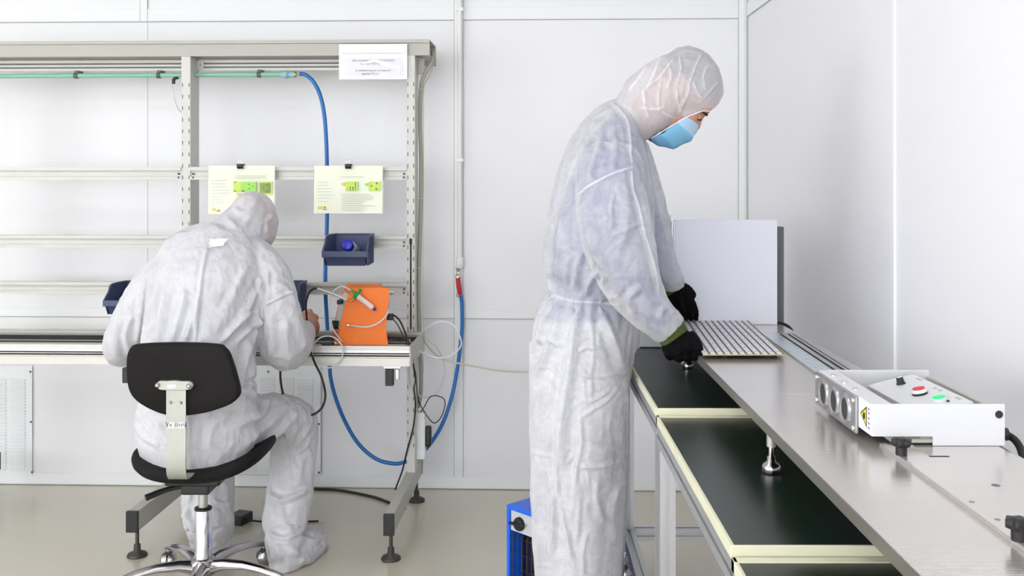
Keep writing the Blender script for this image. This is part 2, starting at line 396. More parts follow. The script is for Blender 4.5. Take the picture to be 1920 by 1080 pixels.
# ------------------------------------------------------------------ workstation rack
VF, VB, VT = .373, .268, .78
UE = -.394
rack = thing('workstation_rack', 'long grey assembly rack with lamp hood, slotted columns and narrow shelf along the wall', 'workstation', W(-1.4, .35, 0))
COLS = [(-2.37, -2.333), (-1.419, -1.381), (-.4665, -.433)]
ztop = WP(770, 104, VF)[2]
for ci, (ua, ub) in enumerate(COLS):
    b = MB(W); b.box(ua, ub, VB, VF, .178, ztop)
    b.mi = 1
    z = WP(770, 158, VF)[2]
    while z > .25:
        for q in (.14, .86):
            uu = ua+(ub-ua)*q; b.box(uu-.0014, uu+.0014, VF-.002, VF+.0004, z-.008, z+.008)
        z -= .0486
    if ci == 2:
        um = (ua+ub)/2+.0
        zz0, zz1 = WP(768, 618, VF)[2], WP(768, 447, VF)[2]
        b.box(um-.0035, um+.0035, VF-.002, VF+.0008, zz0, zz1)
    b.build('column', ['frame', 'slot'], rack, 0)
    # foot
    f = MB(W); f.box(ua-.005, ub-.002, .13, .90, .105, .18)
    fo = f.build('foot', 'frame_d', rack, .003)
    for q0, q1 in ((.895, .91), (.12, .132)):
        c = MB(W); c.box(ua-.0065, ub-.0005, q0, q1, .1035, .1815); c.build('end_cap', 'black', fo, .002)
    for vv in (.86, .18):
        l = MB(W); um = (ua+ub)/2-.003
        l.lathe((um, vv, 0), (0, 0, 1), [(.036, 0), (.037, .004), (.033, .012), (.013, .02), (.012, .045), (.007, .047), (.007, .106)], 24)
        l.build('levelling_foot', 'foot', fo)
    # foot-to-column shoe
    g = MB(W); g.box(ua+.002, ub-.002, VB+.005, VF-.004, .178, .2); g.build('gusset', 'frame', rack, .001)
# small black slot knob on the middle column
um = sum(COLS[1])/2+.004
b = MB(W); z0, z1 = WP(343, 464, VF)[2], WP(343, 445, VF)[2]
b.tube([(um, VF+.003, z0), (um, VF+.003, z1)], .0055, 12, 1); b.build('slot_plug', 'black', rack)
zz = WP(768, 450, VF)[2]
b = MB(W); b.tube([(sum(COLS[2])/2, VF+.003, zz-.018), (sum(COLS[2])/2, VF+.003, zz+.004)], .0058, 12, 1); b.build('slot_plug', 'black', rack)
# rails between the columns
for (y0, ym, y1) in ((313, 320, 337), (442, 448, 465), (530, 536, 552)):
    za, zmid, zb_ = WP(560, y0, VF)[2], WP(560, ym, VF)[2], WP(560, y1, VF)[2]
    for (ua, ub) in ((-2.333, -1.419), (-1.381, -.4665)):
        prof = [(VF-.03, za), (VF+.008, za), (VF+.008, zmid), (VF-.006, zmid-.0015), (VF-.006, (zmid+zb_)/2-.004), (VF+.001, (zmid+zb_)/2-.006), (VF+.001, zb_), (VF-.03, zb_)]
        b = MB(W); b.prism(prof, lambda p, q, d: (d, p, q), ua, ub)
        r = b.build('rail', 'frame', rack)
        for uu in (ua+.012, ub-.012):
            s = MB(W)
            for zq in (.35, .75):
                s.lathe((uu, VF-.006, zmid-(zmid-zb_)*zq), (0, 1, 0), [(.0042, 0), (.0042, .0085), (.002, .010)], 10)
            s.build('screw', 'clip', r)
# lamp hood on top
uh = WP(805, 76, VF+.002)[0]
z_t, z_f, z_b = WP(790, 74, VF)[2], WP(790, 81, VF)[2], WP(790, 103.5, VF)[2]
b = MB(W)
b.prism([(VF+.006, z_t), (VF+.006, z_f+.002), (VF-.002, z_f), (VF+.0, z_b), (VF-.004, z_b), (VF-.2, z_b-.0), (VF-.2, z_b+.003), (VF-.010, z_b+.004), (VF-.010, z_t-.004), (VF-.21, z_t-.004), (VF-.235, z_b-.02), (VF-.24, z_b-.02), (VF-.216, z_t)],
        lambda p, q, d: (d, p, q), -2.6, uh)
b.build('lamp_hood', 'frame_d', rack)
b = MB(W); b.box(-2.6, uh-.02, VF-.19, VF-.02, z_b+.004, z_t-.012); b.build('hood_box', 'frame_d', rack)
# slotted strip below the hood
zz = [WP(560, y, VB+.02)[2] for y in (112, 117, 120, 124, 127, 132)]
b = MB(W); vv = VB+.02
prof = [(vv-.025, zz[0]), (vv, zz[0]), (vv, zz[1]), (vv-.006, zz[1]), (vv-.006, zz[2]), (vv, zz[2]), (vv, zz[3]), (vv-.006, zz[3]), (vv-.006, zz[4]), (vv, zz[4]), (vv, zz[5]), (vv-.025, zz[5])]
for ua, ub in ((-2.333, -1.419), (-1.381, -.4665)):
    b = MB(W); b.prism(prof, lambda p, q, d: (d, p, q), ua, ub); b.mi = 1
    for k_ in (1, 3): b.box(ua, ub, vv-.0062, vv-.0052, zz[k_+1], zz[k_])
    st = b.build('slotted_strip', ['frame', 'grey_d'], rack)
    for uu in (ua, ub-.028):
        c = MB(W); c.box(uu, uu+.028, vv, vv+.004, zz[5]+.006, zz[0]-.002); c.mi = 1; c.lathe((uu+.014, vv+.004, (zz[0]+zz[5])/2+.002), (0, 1, 0), [(.0045, 0), (.0045, .002), (.002, .003)], 12)
        c.build('end_bracket', ['frame', 'nickel'], st)
b = MB(W); uu = COLS[2][1]; b.box(uu, uu+.03, VB+.01, VB+.03, z_b-.07, z_b-.005); b.build('end_bracket', 'frame_d', rack, .001)
# conveyor shelf
zf = [WP(700, y, VT)[2] for y in (649, 652, 662, 664.5, 666, 669, 671, 674, 687)]
zs = zf[0]
b = MB(W)
prof = [(VT-.045, zf[0]), (VT, zf[0]), (VT, zf[2]), (VT-.005, zf[2]), (VT-.005, zf[3]), (VT, zf[3]), (VT, zf[4]), (VT-.012, zf[4]), (VT-.012, zf[5]), (VT, zf[5]), (VT, zf[6]), (VT-.004, zf[6]-.002), (VT-.004, zf[8]), (VT-.045, zf[8])]
b.prism(prof, lambda p, q, d: (d, p, q), -2.6, UE); b.mi = 1; b.box(-2.6, UE, VT-.006, VT-.0046, zf[3], zf[2]); b.box(-2.6, UE, VT-.013, VT-.0115, zf[5], zf[4]); b.mi = 2; b.box(-2.6, UE, VT-.001, VT+.0004, zf[2]+.0004, (zf[1]+zf[2])/2); b.build('front_profile', ['alu', 'slot', 'alu2'], rack)
b = MB(W)
v0 = .39
b.prism([(v0, zs), (v0+.04, zs), (v0+.04, zs-.012), (v0+.03, zs-.014), (v0+.03, zs-.05), (v0, zs-.05)], lambda p, q, d: (d, p, q), -2.6, UE); b.build('back_profile', 'alu', rack)
b = MB(W); b.box(-2.6, UE-.012, v0+.04, VT-.045, zs-.045, zs-.022); b.mi = 1
b.box(-2.6, UE-.012, .590, .600, zs-.022, zs-.013)
b.mi = 2; b.box(-2.6, UE-.012, .600, VT-.046, zs-.022, zs-.0145)
b.build('conveyor_bed', ['belt', 'alu', 'slot'], rack)
b = MB(W); u = -2.6
while u < UE-.03:
    b.box(u, u+.008, v0+.05, .585, zs-.022, zs-.0175); u += .0115
b.build('belt_links', 'belt', rack)
b = MB(W); b.box(UE-.002, UE+.004, v0-.002, VT+.002, zf[8]+.0, zs+.003); b.build('end_plate', 'frame_d', rack, .001)
for q0, q1 in ((UE-.09, UE-.002), (-1.42, -1.38), (-2.37, -2.33)):
    b = MB(W); b.box(q0, q1, VF, v0, zs-.07, zs-.02); b.build('shelf_bracket', 'frame_d', rack)
# sensor box below the shelf
b = MB(W); wrect(b, 718, 686, 752, 692, VT-.02, VT-.07); b.mi = 1; wrect(b, 722, 692, 737, 724, VT-.03, VT-.06); b.mi = 0; wrect(b, 741, 692, 748, 712, VT-.05, VT-.06)
b.build('cable_clip', ['alu2', 'black'], rack, .002)

# air pipe with clips and coupling
va = VB+.045
pa = thing('air_pipe', 'horizontal pale green compressed air pipe clipped under the lamp hood', 'pipe', WPW(300, 142, va))
pA, pB = WP(-300, 144.5, va), WP(532, 139.5, va)
b = MB(W); b.tube([pA, pB], .0095, 14, 1); b.build('pipe', 'air', pa)
for px, py in ((143, 142), (298, 141.5), (486, 140)):
    q = WP(px, py, va); b = MB(W); b.tube([(q[0]-.008, q[1], q[2]), (q[0]+.008, q[1], q[2])], .0125, 14, 1)
    b.box(q[0]-.008, q[0]+.008, VB-.004, va, q[2]+.006, q[2]+.022); b.build('pipe_clip', 'clip', pa)
b = MB(W); q = WP(528, 140, va)
b.lathe(q, (1, 0, 0), [(.0095, 0), (.014, .003), (.015, .012), (.017, .014), (.017, .026), (.013, .028), (.013, .05), (.014, .052), (.014, .056), (.010, .058), (.010, .062)], 20); b.build('coupling', 'airc', pa)
b = MB(W); b.lathe((q[0]+.058, q[1], q[2]), (1, 0, 0), [(.012, 0), (.012, .006), (.008, .007)], 16); b.build('ferrule', 'brass', pa)
b = MB(W); e = WP(329, 144, va); b.tube([(e[0]+.012, e[1], e[2]-.003), (e[0], e[1], e[2]-.006), (e[0]-.008, e[1], e[2]-.014), (e[0]-.008, e[1], e[2]-.03)], .007, 10, 3); b.build('elbow_fitting', 'black', pa)
b = MB(W); b.tube([WP(322, 157, va), WP(324, 175, va), WP(329, 193, va), WP(337, 208, va-.03), WP(350, 216, va-.06)], .0032, 8); tag(b.build('drop_tube', 'tubew', None), 'thin milky air tube hanging from the elbow on the green pipe by the slotted column', 'tube')

# wall pipe with valve, and blue hose
vp = .03
wp = thing('wall_pipe', 'white vertical air pipe on the wall ending in a ball valve', 'pipe', WPW(862, 300, vp))
b = MB(W); t0 = WP(862, 482, vp); b.tube([(t0[0], vp, CEIL), t0], .0105, 14, 1); b.lathe(t0, (0, 0, -1), [(.0105, 0), (.017, .002), (.017, .03), (.015, .045), (.012, .05)], 18); b.build('pipe', 'pipe', wp)
for yy in (18, 300):
    q = WP(862, yy, vp); b = MB(W); b.box(q[0]-.016, q[0]+.016, 0, vp+.012, q[2]-.007, q[2]+.007); b.build('pipe_clip', 'pipe', wp)
b = MB(W); q = WP(859.5, 501, vp); b.lathe(q, (0, 0, -1), [(.012, 0), (.013, .01), (.009, .012), (.009, .03), (.014, .033), (.014, .05), (.009, .053), (.008, .118), (.010, .12), (.010, .132), (.006, .134)], 18); b.build('valve', 'nickel', wp)
q = WP(858, 521, vp+.02); q2 = WP(863, 553, vp+.022)
b = MB(W); b.tube([q, ((q[0]*.5+q2[0]*.5), vp+.024, (q[2]+q2[2])/2), q2], lambda t: .0085+.003*math.sin(t*3.1), 12, 4); b.build('valve_handle', 'red', wp)
b = MB(W); b.lathe((q[0], vp-.005, q[2]+.004), (0, 1, 0), [(.007, 0), (.007, .03), (.004, .033)], 12); b.build('handle_stem', 'nickel', wp)
vh = .30
pts = [WP(562, 138.5, va), WP(574, 141, va), WP(588, 154, va), WP(600, 178, va-.01), WP(608, 215, va-.02), WP(612, 270, va-.03), WP(613.5, 340, va-.05), WP(613, 420, va-.06), WP(610.5, 490, va-.06), WP(610, 540, va-.06), WP(613, 600, .24), WP(617, 660, .24), WP(621, 715, .24), WP(640, 775, .24), WP(669, 828, .24), WP(703, 859, .24), WP(735, 869, .235), WP(757, 867, .225), WP(778, 857, .2), WP(802, 838, .17), WP(828, 798, .13), WP(846, 748, .10), WP(856, 700, .08), WP(863, 650, .06), WP(866.5, 610, .045), WP(866, 570, .032), WP(864, 554, vp)]
b = MB(W); b.tube(pts, .0086, 12, 5); tag(b.build('air_hose', 'hose'), 'blue air hose looping from the green pipe under the shelf to the wall valve', 'hose')

# corrugated conduit and cables along the right column
b = MB(W)
cp = [WP(812, 96, .26), WP(811, 112, .28), WP(803, 128, .30), WP(794, 145, .30), WP(789, 170, .30), WP(788, 230, .30), WP(789.5, 310, .30), WP(788.5, 400, .30), WP(786.5, 480, .30), WP(785.5, 560, .30), WP(787, 640, .28), WP(789.5, 700, .28), WP(789, 735, .28), WP(784, 765, .28)]
cw = catmull([W(*p) for p in cp], 60)
acc = [0]
for i in range(1, len(cw)): acc.append(acc[-1]+(cw[i]-cw[i-1]).length)
tot = acc[-1]
b2 = MB(); step = .0026; nst = int(tot/step); q = []; j = 0
for i in range(nst+1):
    s_ = min(i*step, tot)
    while j < len(acc)-2 and acc[j+1] < s_: j += 1
    f = (s_-acc[j])/max(1e-9, acc[j+1]-acc[j]); q.append(cw[j].lerp(cw[j+1], min(1, f)))
b2.tube(q, lambda t: .0098 if int(round(t*nst)) % 2 else .0082, 10, 1)
tag(b2.build('corrugated_conduit', 'conduit'), 'grey corrugated cable conduit running down beside the slotted end column', 'conduit')
b = MB(W); b.tube([WP(815, 96, .24), WP(813, 120, .25), WP(804, 145, .27), WP(795, 162, .27), WP(794, 200, .29), WP(794, 330, .295), WP(793, 480, .295), WP(794, 600, .29), WP(794, 700, .28)], .0022, 6); tag(b.build('thin_cable', 'tubec'), 'thin beige cable strapped alongside the corrugated conduit', 'cable')
for py in (168, 372, 502):
    b = MB(W); q = WP(788, py, .30)
    b.tube([(q[0]-.022, .30, q[2]), (q[0]-.012, .313, q[2]), (q[0]+.006, .3125, q[2]), (q[0]+.014, .30, q[2]), (q[0], .286, q[2]), (q[0]-.012, .287, q[2])], .0017, 6, 5, True)
    o = b.build('cable_tie', 'tubew')
    tag(o, {168: 'white cable tie round the conduit just below the hanging sign', 372: 'cable tie round the conduit level with the hanging documents', 502: 'cable tie round the conduit level with the bottle bin'}[py], 'cable tie', 'cable ties on the conduit')

# hanging sign
vs = VF+.012
sg = thing('hanging_sign', 'white card sign with mirrored two language lettering taped to the lamp hood', 'sign', WPW(700, 116, vs))
b = MB(W); wrect(b, 635.5, 83, 763.5, 148.5, vs, vs-.0015); b.build('card', 'paper', sg)
b = MB(W); wrect(b, 646, 109, 756, 142, vs+.0008, vs); b.build('inner_sheet', 'paper2', sg)
b = MB(W); wrect(b, 640, 99.4, 757, 100.2, vs+.0004, vs); b.build('fold_line', 'ink', sg)
def wall_text(name, body, px, py, hpx, v, material, parent, mirror=False, align='CENTER', sx=1.0):
    o_ = WPW(px, py, v); sz = hpx*(WY-v)/FL
    xd = W(1, 0, 0)-W(0, 0, 0); yd = Vector((0, 0, 1))
    m_ = frame_mtx(o_, xd, yd)
    if mirror: m_ = m_ @ Matrix.Diagonal((-sx, 1, 1, 1))
    return text(name, body, sz, m_, material, parent, align, .0002)
wall_text('lettering', 'Конвейер для ручного монтажа линз', 700, 113.3, 5.6, vs+.0015, 'ink2', sg, True, sx=.80)
wall_text('lettering', 'на LED линейки', 694, 119.3, 5.6, vs+.0015, 'ink2', sg, True, sx=.9)
wall_text('lettering', 'Conveyor for manual installation of', 700, 132, 5.6, vs+.0015, 'ink2', sg, True, sx=.84)
wall_text('lettering', 'on LED Backlight', 694, 138.3, 5.6, vs+.0015, 'ink2', sg, True, sx=.84)
b = MB(W); 
for poly in ([(674, 120), (702, 110.5), (722, 116), (737, 122.5), (754, 122.3), (746.5, 140.5), (743, 128), (722, 125), (703, 116), (690, 119.5)], [(708, 143), (720.5, 135.5), (727, 143)]):
    b.prism([WP(x, y, vs)[::2] for x, y in poly], lambda p, q, d: (p, d, q), vs+.0016, vs+.0021)
b.build('tape', 'seam', sg)
b = MB(W); wrect(b, 757, 83, 764, 101, vs+.001, vs-.012); b.build('tape', 'sleeve', sg)

# documents in sleeves, hung by clips
def document(x0, y0, x1, y1, clipx, label, prints):
    v = VF+.02
    d = thing('instruction_sheet', label, 'document', WPW((x0+x1)/2, (y0+y1)/2, v), 'work instructions clipped to the rack rail')
    b = MB(W)
    # slightly bowed sheet
    N = 12; ua, _, zt = WP(x0, y0, v); ub, _, zb2 = WP(x1, y1, v)
    fr = []; bk = []
    for i in range(N+1):
        u = ua+(ub-ua)*i/N; vv = v+.004*math.sin(i/N*math.pi*2+.6)+.003
        for z, o_ in ((zt, 0), ((zt+zb2)/2, .003), (zb2, .008)): fr.append((u, vv+o_, z)); bk.append((u, vv+o_-.001, z))
    fs = []
    for i in range(N):
        for k in range(2): fs.append((i*3+k, i*3+k+1, i*3+k+4, i*3+k+3))
    n = len(fr); b.add(fr+bk, fs+[tuple(n+q for q in reversed(f)) for f in fs], True); b.build('page', 'paperg', d)
    vf = v+.013
    b = MB(W)
    random.seed(x0)
    for (lx0, lx1, ly0, ly1, st) in prints['lines']:
        y = ly0
        while y < ly1:
            w_ = (lx1-lx0)*random.uniform(.55, 1)
            wrect(b, lx0, y, lx0+w_, y+.9, vf, vf-.004); y += st
    b.build('faint_lines', 'ink', d)
    for (nm, mt, rects) in prints['pics']:
        b = MB(W)
        mats = mt if isinstance(mt, list) else [mt]
        for r in rects:
            b.mi = r[4] if len(r) > 4 else 0
            wrect(b, r[0], r[1], r[2], r[3], vf+.0006*(1+b.mi), vf-.005)
        b.build(nm, mats, d)
    b = MB(W); u_, _, z_ = WP(x0-2, y0-1, vf+.002); u2_, _, z2_ = WP(x1+2, y1+1, vf+.002)
    b.box(u_, u2_, vf+.002, vf+.0024, z2_, z_); b.build('plastic_sleeve', 'sleeve', d)
    c = thing('binder_clip', 'small black binder clip holding the ' + ('sheet above the seated worker' if x0 < 500 else 'sheet in front of the blue hose'), 'clip', WPW(clipx, y0+1, v), 'binder clips on the rack rail')
    b = MB(W); q = WP(clipx, y0+1.8, v); b.prism([(v-.018, q[2]+.012), (v+.022, q[2]+.012), (v+.021, q[2]-.001), (v+.016, q[2]-.008), (v-.012, q[2]-.008)], lambda p, z, dd: (dd, p, z), q[0]-.012, q[0]+.012); b.build('clip_body', 'black', c, .001)
    b = MB(W); b.tube([(q[0]-.006, v+.015, q[2]+.004), (q[0]-.006, v+.016, q[2]+.022), (q[0]-.003, v+.015, q[2]+.029), (q[0]+.003, v+.015, q[2]+.029), (q[0]+.006, v+.016, q[2]+.022), (q[0]+.006, v+.015, q[2]+.004)], .001, 6, 4); b.build('clip_lever', 'chrome', c)
document(392, 311, 516, 401, 452, 'greenish printed sheet in a plastic sleeve hanging behind the seated worker\'s hood', {
    'lines': [(396, 430, 338, 388, 6), (440, 505, 329, 335, 4), (445, 508, 376, 396, 4)],
    'pics': [('picture', ['lime', 'lime2', 'dark'], [(437.5, 340.5, 480, 359.5), (452, 341, 480, 359, 1), (438, 341, 443, 342.5, 2), (438, 357.5, 442, 359, 2), (453, 357, 459, 359, 2), (466, 344.5, 468, 346.5, 2), (466, 353, 468, 355, 2), (473, 348.5, 475, 350.5, 2)]),
             ('picture', ['lime', 'lime2', 'dark'], [(485, 340.5, 510, 364.5), (487, 343, 508, 362, 0), (499.5, 345, 501.5, 348, 2), (499.5, 356, 501.5, 359, 2), (490, 350.5, 493, 352, 2), (484, 363.5, 490, 367, 1)]),
             ('marker_dot', 'orange_s', [(444, 363, 450, 367)]),
             ('warning_sticker', ['yel', 'orange_s', 'dark'], [(397, 390, 414, 397.5), (399, 391.5, 405, 395.5, 1), (408.5, 393, 411.5, 394.5, 2), (406.5, 395, 409, 396.8, 2), (410.5, 395, 413, 396.8, 2)])]})
document(590, 311, 718, 400, 654, 'greenish printed sheet in a plastic sleeve hanging in front of the blue hose', {
    'lines': [(595, 630, 341, 378, 6), (640, 685, 331, 335, 4), (640, 710, 364, 396, 4.2)],
    'pics': [('picture', ['lime', 'lime2', 'dark'], [(648, 340.5, 670.5, 357.5), (665.5, 341, 667.5, 357, 1), (651, 341, 652.5, 357, 1), (656, 350, 657.5, 357, 2), (661, 350, 662.5, 357, 2), (665.6, 341, 666.6, 357, 2)]),
             ('picture', ['lime', 'lime2', 'dark'], [(691.5, 340.5, 713, 358), (705, 342.5, 707.5, 345.5, 2), (695, 347.5, 698, 350, 2), (704, 353, 707, 356, 2)]),
             ('marker_dot', ['orange_s', 'lime2'], [(641, 343, 647, 348), (684, 343.5, 689, 348, 1)]),
             ('warning_sticker', ['yel', 'orange_s', 'dark'], [(596, 386.5, 613, 394), (598, 388, 604, 392, 1), (607.5, 388, 610, 390.5, 2), (605.5, 391.5, 608, 393.5, 2), (609.5, 391.5, 612, 393.5, 2)])]})

# parts bins on the rails
def bin_(px_l, px_r, y_top, label):
    """open-fronted stacking bin hung on a rail; px_l..px_r and y_top are its back edge"""
    vb = VF+.012
    ua, _, zt = WP(px_l, y_top, vb); ub = WP(px_r, y_top, vb)[0]
    w = ub-ua; D = .20; hb = .118; t = thing('storage_bin', label, 'bin', W((ua+ub)/2, vb, zt-hb), 'blue grey parts bins on the rack rails')
    th = .003; fl = .008                      # flare towards the front
    zb_ = zt-hb; zl = zb_+.058                # lip height at the front
    b = MB(W)
    b.box(ua, ub, vb, vb+th, zb_, zt)                                              # back
    b.hexa([(ua+.006, vb, zb_), (ub-.006, vb, zb_), (ub-.006, vb+D-.03, zb_), (ua+.006, vb+D-.03, zb_), (ua+.006, vb, zb_+th), (ub-.006, vb, zb_+th), (ub-.006, vb+D-.03, zb_+th), (ua+.006, vb+D-.03, zb_+th)])
    for s_, u0 in ((-1, ua), (1, ub)):
        i = -s_*th
        prof = [(vb, zb_), (vb+D-.03, zb_), (vb+D, zl), (vb+D*.80, zl+.03), (vb+D*.66, zt), (vb, zt)]
        n = len(prof); o1 = [(u0+s_*fl*((p-vb)/D), p, q) for p, q in prof]; o2 = [(u0+s_*fl*((p-vb)/D)+i, p, q) for p, q in prof]
        b.add(o1+o2, [tuple(range(n)), tuple(range(2*n-1, n-1, -1))]+[(k, (k+1) % n, n+(k+1) % n, n+k) for k in range(n)])
        for q in (.18, .36, .54, .72):                                              # ribs
            vv = vb+D*q; uo = u0+s_*fl*q
            b.box(min(uo, uo+s_*.005), max(uo, uo+s_*.005), vv, vv+.007, zb_+.004, zt-.006 if q < .6 else zl+.03)
    e = fl
    b.hexa([(ua-e+.001, vb+D, zl), (ub+e-.001, vb+D, zl), (ub-.006, vb+D-.03, zb_), (ua+.006, vb+D-.03, zb_), (ua-e+.001, vb+D-th, zl), (ub+e-.001, vb+D-th, zl), (ub-.006, vb+D-.03-th, zb_+th), (ua+.006, vb+D-.03-th, zb_+th)])
    b.build('tray', 'binb', t, .0012)
    b = MB(W)
    b.box(ua-fl-.003, ub+fl+.003, vb+D-.002, vb+D+.006, zl-.022, zl+.003); b.build('front_lip', 'binb', t, .003)
    b = MB(W)
    for s_, u0 in ((-1, ua), (1, ub)):
        b.tube([(u0, vb, zt), (u0+s_*fl*.66, vb+D*.66, zt), (u0+s_*fl*.8, vb+D*.8, zl+.032), (u0+s_*fl, vb+D, zl)], .004, 8, 3)
    b.tube([(ua, vb+.002, zt), (ub, vb+.002, zt)], .004, 8, 1); b.build('rim', 'binb', t)
    b = MB(W); b.box(ua+.02, ub-.02, VF+.006, vb, zt-.03, zt-.004); b.build('hanging_hook', 'binb', t)
    return ua, ub, vb, D, zb_, zt
ua, ub, vb, D, zb1, zt1_ = bin_(629, 701, 439, 'blue grey open bin holding a blue capped bottle on the middle rail')
u0, v0_, z0_ = WP(648, 463, vb+.17)
bt = thing('glue_bottle', 'white bottle with a dark blue cap lying in the upper bin', 'bottle', W(u0, vb+.02, zb1+.003))
zc = zb1+.003+.036
b = MB(W); b.lathe((u0+.008, vb+.02, zc+.008), Vector((-.03, .95, .25)), [(.018, 0), (.024, .004), (.025, .1), (.02, .11), (.012, .116)], 20); b.build('body', 'botl', bt)
c0 = Vector((u0+.008, vb+.02, zc+.008))+Vector((-.03, .95, .25)).normalized()*.116
b = MB(W); b.lathe(c0, Vector((-.03, .95, .25)), [(.019, 0), (.0235, .002), (.0235, .028), (.018, .031), (.001, .0315)], 22); b.build('cap', 'cap', bt)
ua, ub, vb, D, zb1, zt1_ = bin_(238, 308, 527, 'blue grey open bin with pale rubber pieces, half hidden by the worker\'s shoulder')
for i, (dx, dv) in enumerate(((.045, .145), (.058, .15), (.033, .14))):
    t = thing('finger_cot', ['pale yellow rubber finger cot lying in the middle of the pile in the lower bin', 'pale yellow rubber finger cot nearest the worker in the lower bin', 'pale yellow rubber finger cot farthest from the worker in the lower bin'][i], 'finger cot', W(ua+dx, vb+dv, zb1), 'rubber finger cots in the bin')
    b = MB(W); b.tube([(ua+dx-.012, vb+dv-.06, zb1+.022), (ua+dx, vb+dv-.03, zb1+.032+.012*i), (ua+dx+.008, vb+dv, zb1+.05+.004*i), (ua+dx+.006, vb+dv+.012, zb1+.046+.004*i)], lambda t: .013-.004*t, 12); b.build('sheath', 'cots', t)
    b = MB(W); b.lathe((ua+dx-.012, vb+dv-.06, zb1+.022), (-.4, -.8, -.3), [(.011, 0), (.015, .001), (.015, .004), (.011, .005)], 14); b.build('rolled_rim', 'cots', t)
bin_(514, 575, 527, 'blue grey empty bin half hidden behind the seated worker\'s raised arm')

# ------------------------------------------------------------------ orange dispenser
zsh = zs
Yd = 3.86
def D3(px, py, dy=0): return P(px, py, Yd+dy)
ds = thing('glue_dispenser', 'orange benchtop fluid dispenser with curved front on the rack shelf', 'dispenser', Vector((D3(685, 600).x, Yd+.08, zsh)))
sil = [(632.5, 647), (632.5, 642), (636, 620), (640, 598), (647, 570), (655, 552), (659, 540.5), (728.5, 539.5), (730, 556), (726, 590), (724, 617), (728, 647)]
SH = lambda p, q, d: (p-.30*(d-Yd), d, q)
so_ = [(D3(x, y).x, max(D3(x, y).z, zsh)) for x, y in sil]
b = MB(); b.prism(so_, SH, Yd, Yd+.004); b.build('side_plate', 'orange', ds, .001)
b = MB(); b.prism(so_, SH, Yd+.160, Yd+.164); b.build('side_plate', 'orange', ds, .001)
bx_ = [(D3(x, y).x, max(D3(x, y).z, zsh)) for x, y in ((634, 647), (634.5, 641), (638, 620), (642, 599), (649, 571), (657, 553), (660.5, 541), (722, 541), (719, 590), (717, 647))]
b = MB(); b.prism(bx_, SH, Yd+.004, Yd+.160); b.build('casing', 'orange_l', ds)
fp_ = [D3(x, y) for x, y in ((639, 618), (642.5, 599), (649.5, 571), (656.5, 555))]
b = MB(); b.prism([(p.x-.004, p.z) for p in fp_]+[(p.x+.002, p.z) for p in reversed(fp_)], SH, Yd+.012, Yd+.150); b.build('front_panel', 'white', ds)
q = D3(636, 609, .07)
b = MB(); b.lathe(q+Vector((.0, 0, 0)), (-1, 0, 0), [(.016, -.01), (.016, .012), (.017, .014), (.017, .026), (.014, .028)], 20); b.build('regulator_knob', 'rubber', ds)
q = D3(641, 566, .05); b = MB(); b.box(q.x-.016, q.x+.002, q.y-.02, q.y+.02, q.z-.008, q.z+.008); b.build('display_window', 'black', ds, .002)
q = D3(655, 609); b = MB(); b.lathe(q, (0, -1, 0), [(.006, 0), (.006, .012), (.005, .014)], 12); b.lathe(q+Vector((-.002, -.012, 0)), (1, 0, -.12), [(.0045, -.004), (.005, .008), (.0035, .009), (.0035, .018)], 12); b.build('hose_fitting', 'nickel', ds)
q = D3(733, 548, .06); b = MB(); b.lathe(q+Vector((-.01, 0, 0)), (1, 0, 0), [(.008, 0), (.009, .012), (.006, .014), (.006, .022)], 12); b.build('inlet_fitting', 'nickel', ds)
q = D3(729, 594, .06); b = MB(); b.box(q.x-.012, q.x+.018, q.y-.012, q.y+.012, q.z-.012, q.z+.012); b.build('power_socket', 'black', ds, .002)
q = D3(715, 559); b = MB(); b.lathe(q, (0, -1, 0), [(.0032, 0), (.003, .002), (.001, .003)], 10); b.build('screw', 'nickel', ds)
q = D3(660, 562); b = MB(); b.tube([q+Vector((-.012, -.002, -.004)), q+Vector((-.01, -.02, -.004)), q+Vector((0, -.028, -.002)), q+Vector((.012, -.022, .006)), q+Vector((.014, -.002, .008))], .004, 8); b.build('syringe_hook', 'orange_l', ds)
b = MB(); b.tube([D3(663, 610.5, -.006), D3(682, 613.5, -.012), D3(702, 609.5, -.015), D3(717, 600, -.013), D3(726, 588, -.008), D3(731, 570, .04), D3(737, 548, .08)], .0036, 8); b.build('side_tube', 'tube', ds)
sy = thing('syringe', 'translucent dispensing syringe with green adapter hanging on the orange dispenser', 'syringe', D3(670, 560, -.02))
s0, s1 = D3(671, 555.5, -.021), D3(705, 582, -.017)
ax = (s1-s0).normalized()
b = MB(); b.lathe(s0, ax, [(.010, 0), (.012, .004), (.0105, .006), (.0105, .062), (.0115, .064), (.0115, .0685), (.006, .074)], 20); b.build('barrel', 'syr', sy)
b = MB(); b.lathe(s0+ax*.0735, ax, [(.0065, 0), (.0065, .004), (.002, .014)], 14); b.build('tip_cap', 'purple', sy)
b = MB(); b.lathe(s0-ax*.012, ax, [(.008, 0), (.0105, .002), (.0105, .012)], 18)
pd = Vector((ax.z, 0, -ax.x)); c = s0-ax*.008
b.tube([c-pd*.028, c-pd*.02, c, c+pd*.02, c+pd*.028], lambda t: .0065+.0015*math.cos(t*12.6), 10, 4); b.tube([c-ax*.004, c-ax*.014+Vector((0, 0, .003)), c-ax*.02+Vector((-.004, 0, .004))], .0045, 8, 3); b.build('adapter', 'green_p', sy)
b = MB(); b.tube([c-ax*.02+Vector((-.003, 0, .004)), D3(652, 541, -.03), D3(640, 537, -.03), D3(627, 545, -.02), D3(619, 562, -.02), D3(619, 590, -.02), D3(624, 615, -.02), D3(633, 630, -.02), D3(642, 641, -.02)], .003, 8); b.build('feed_tube', 'tube', sy)
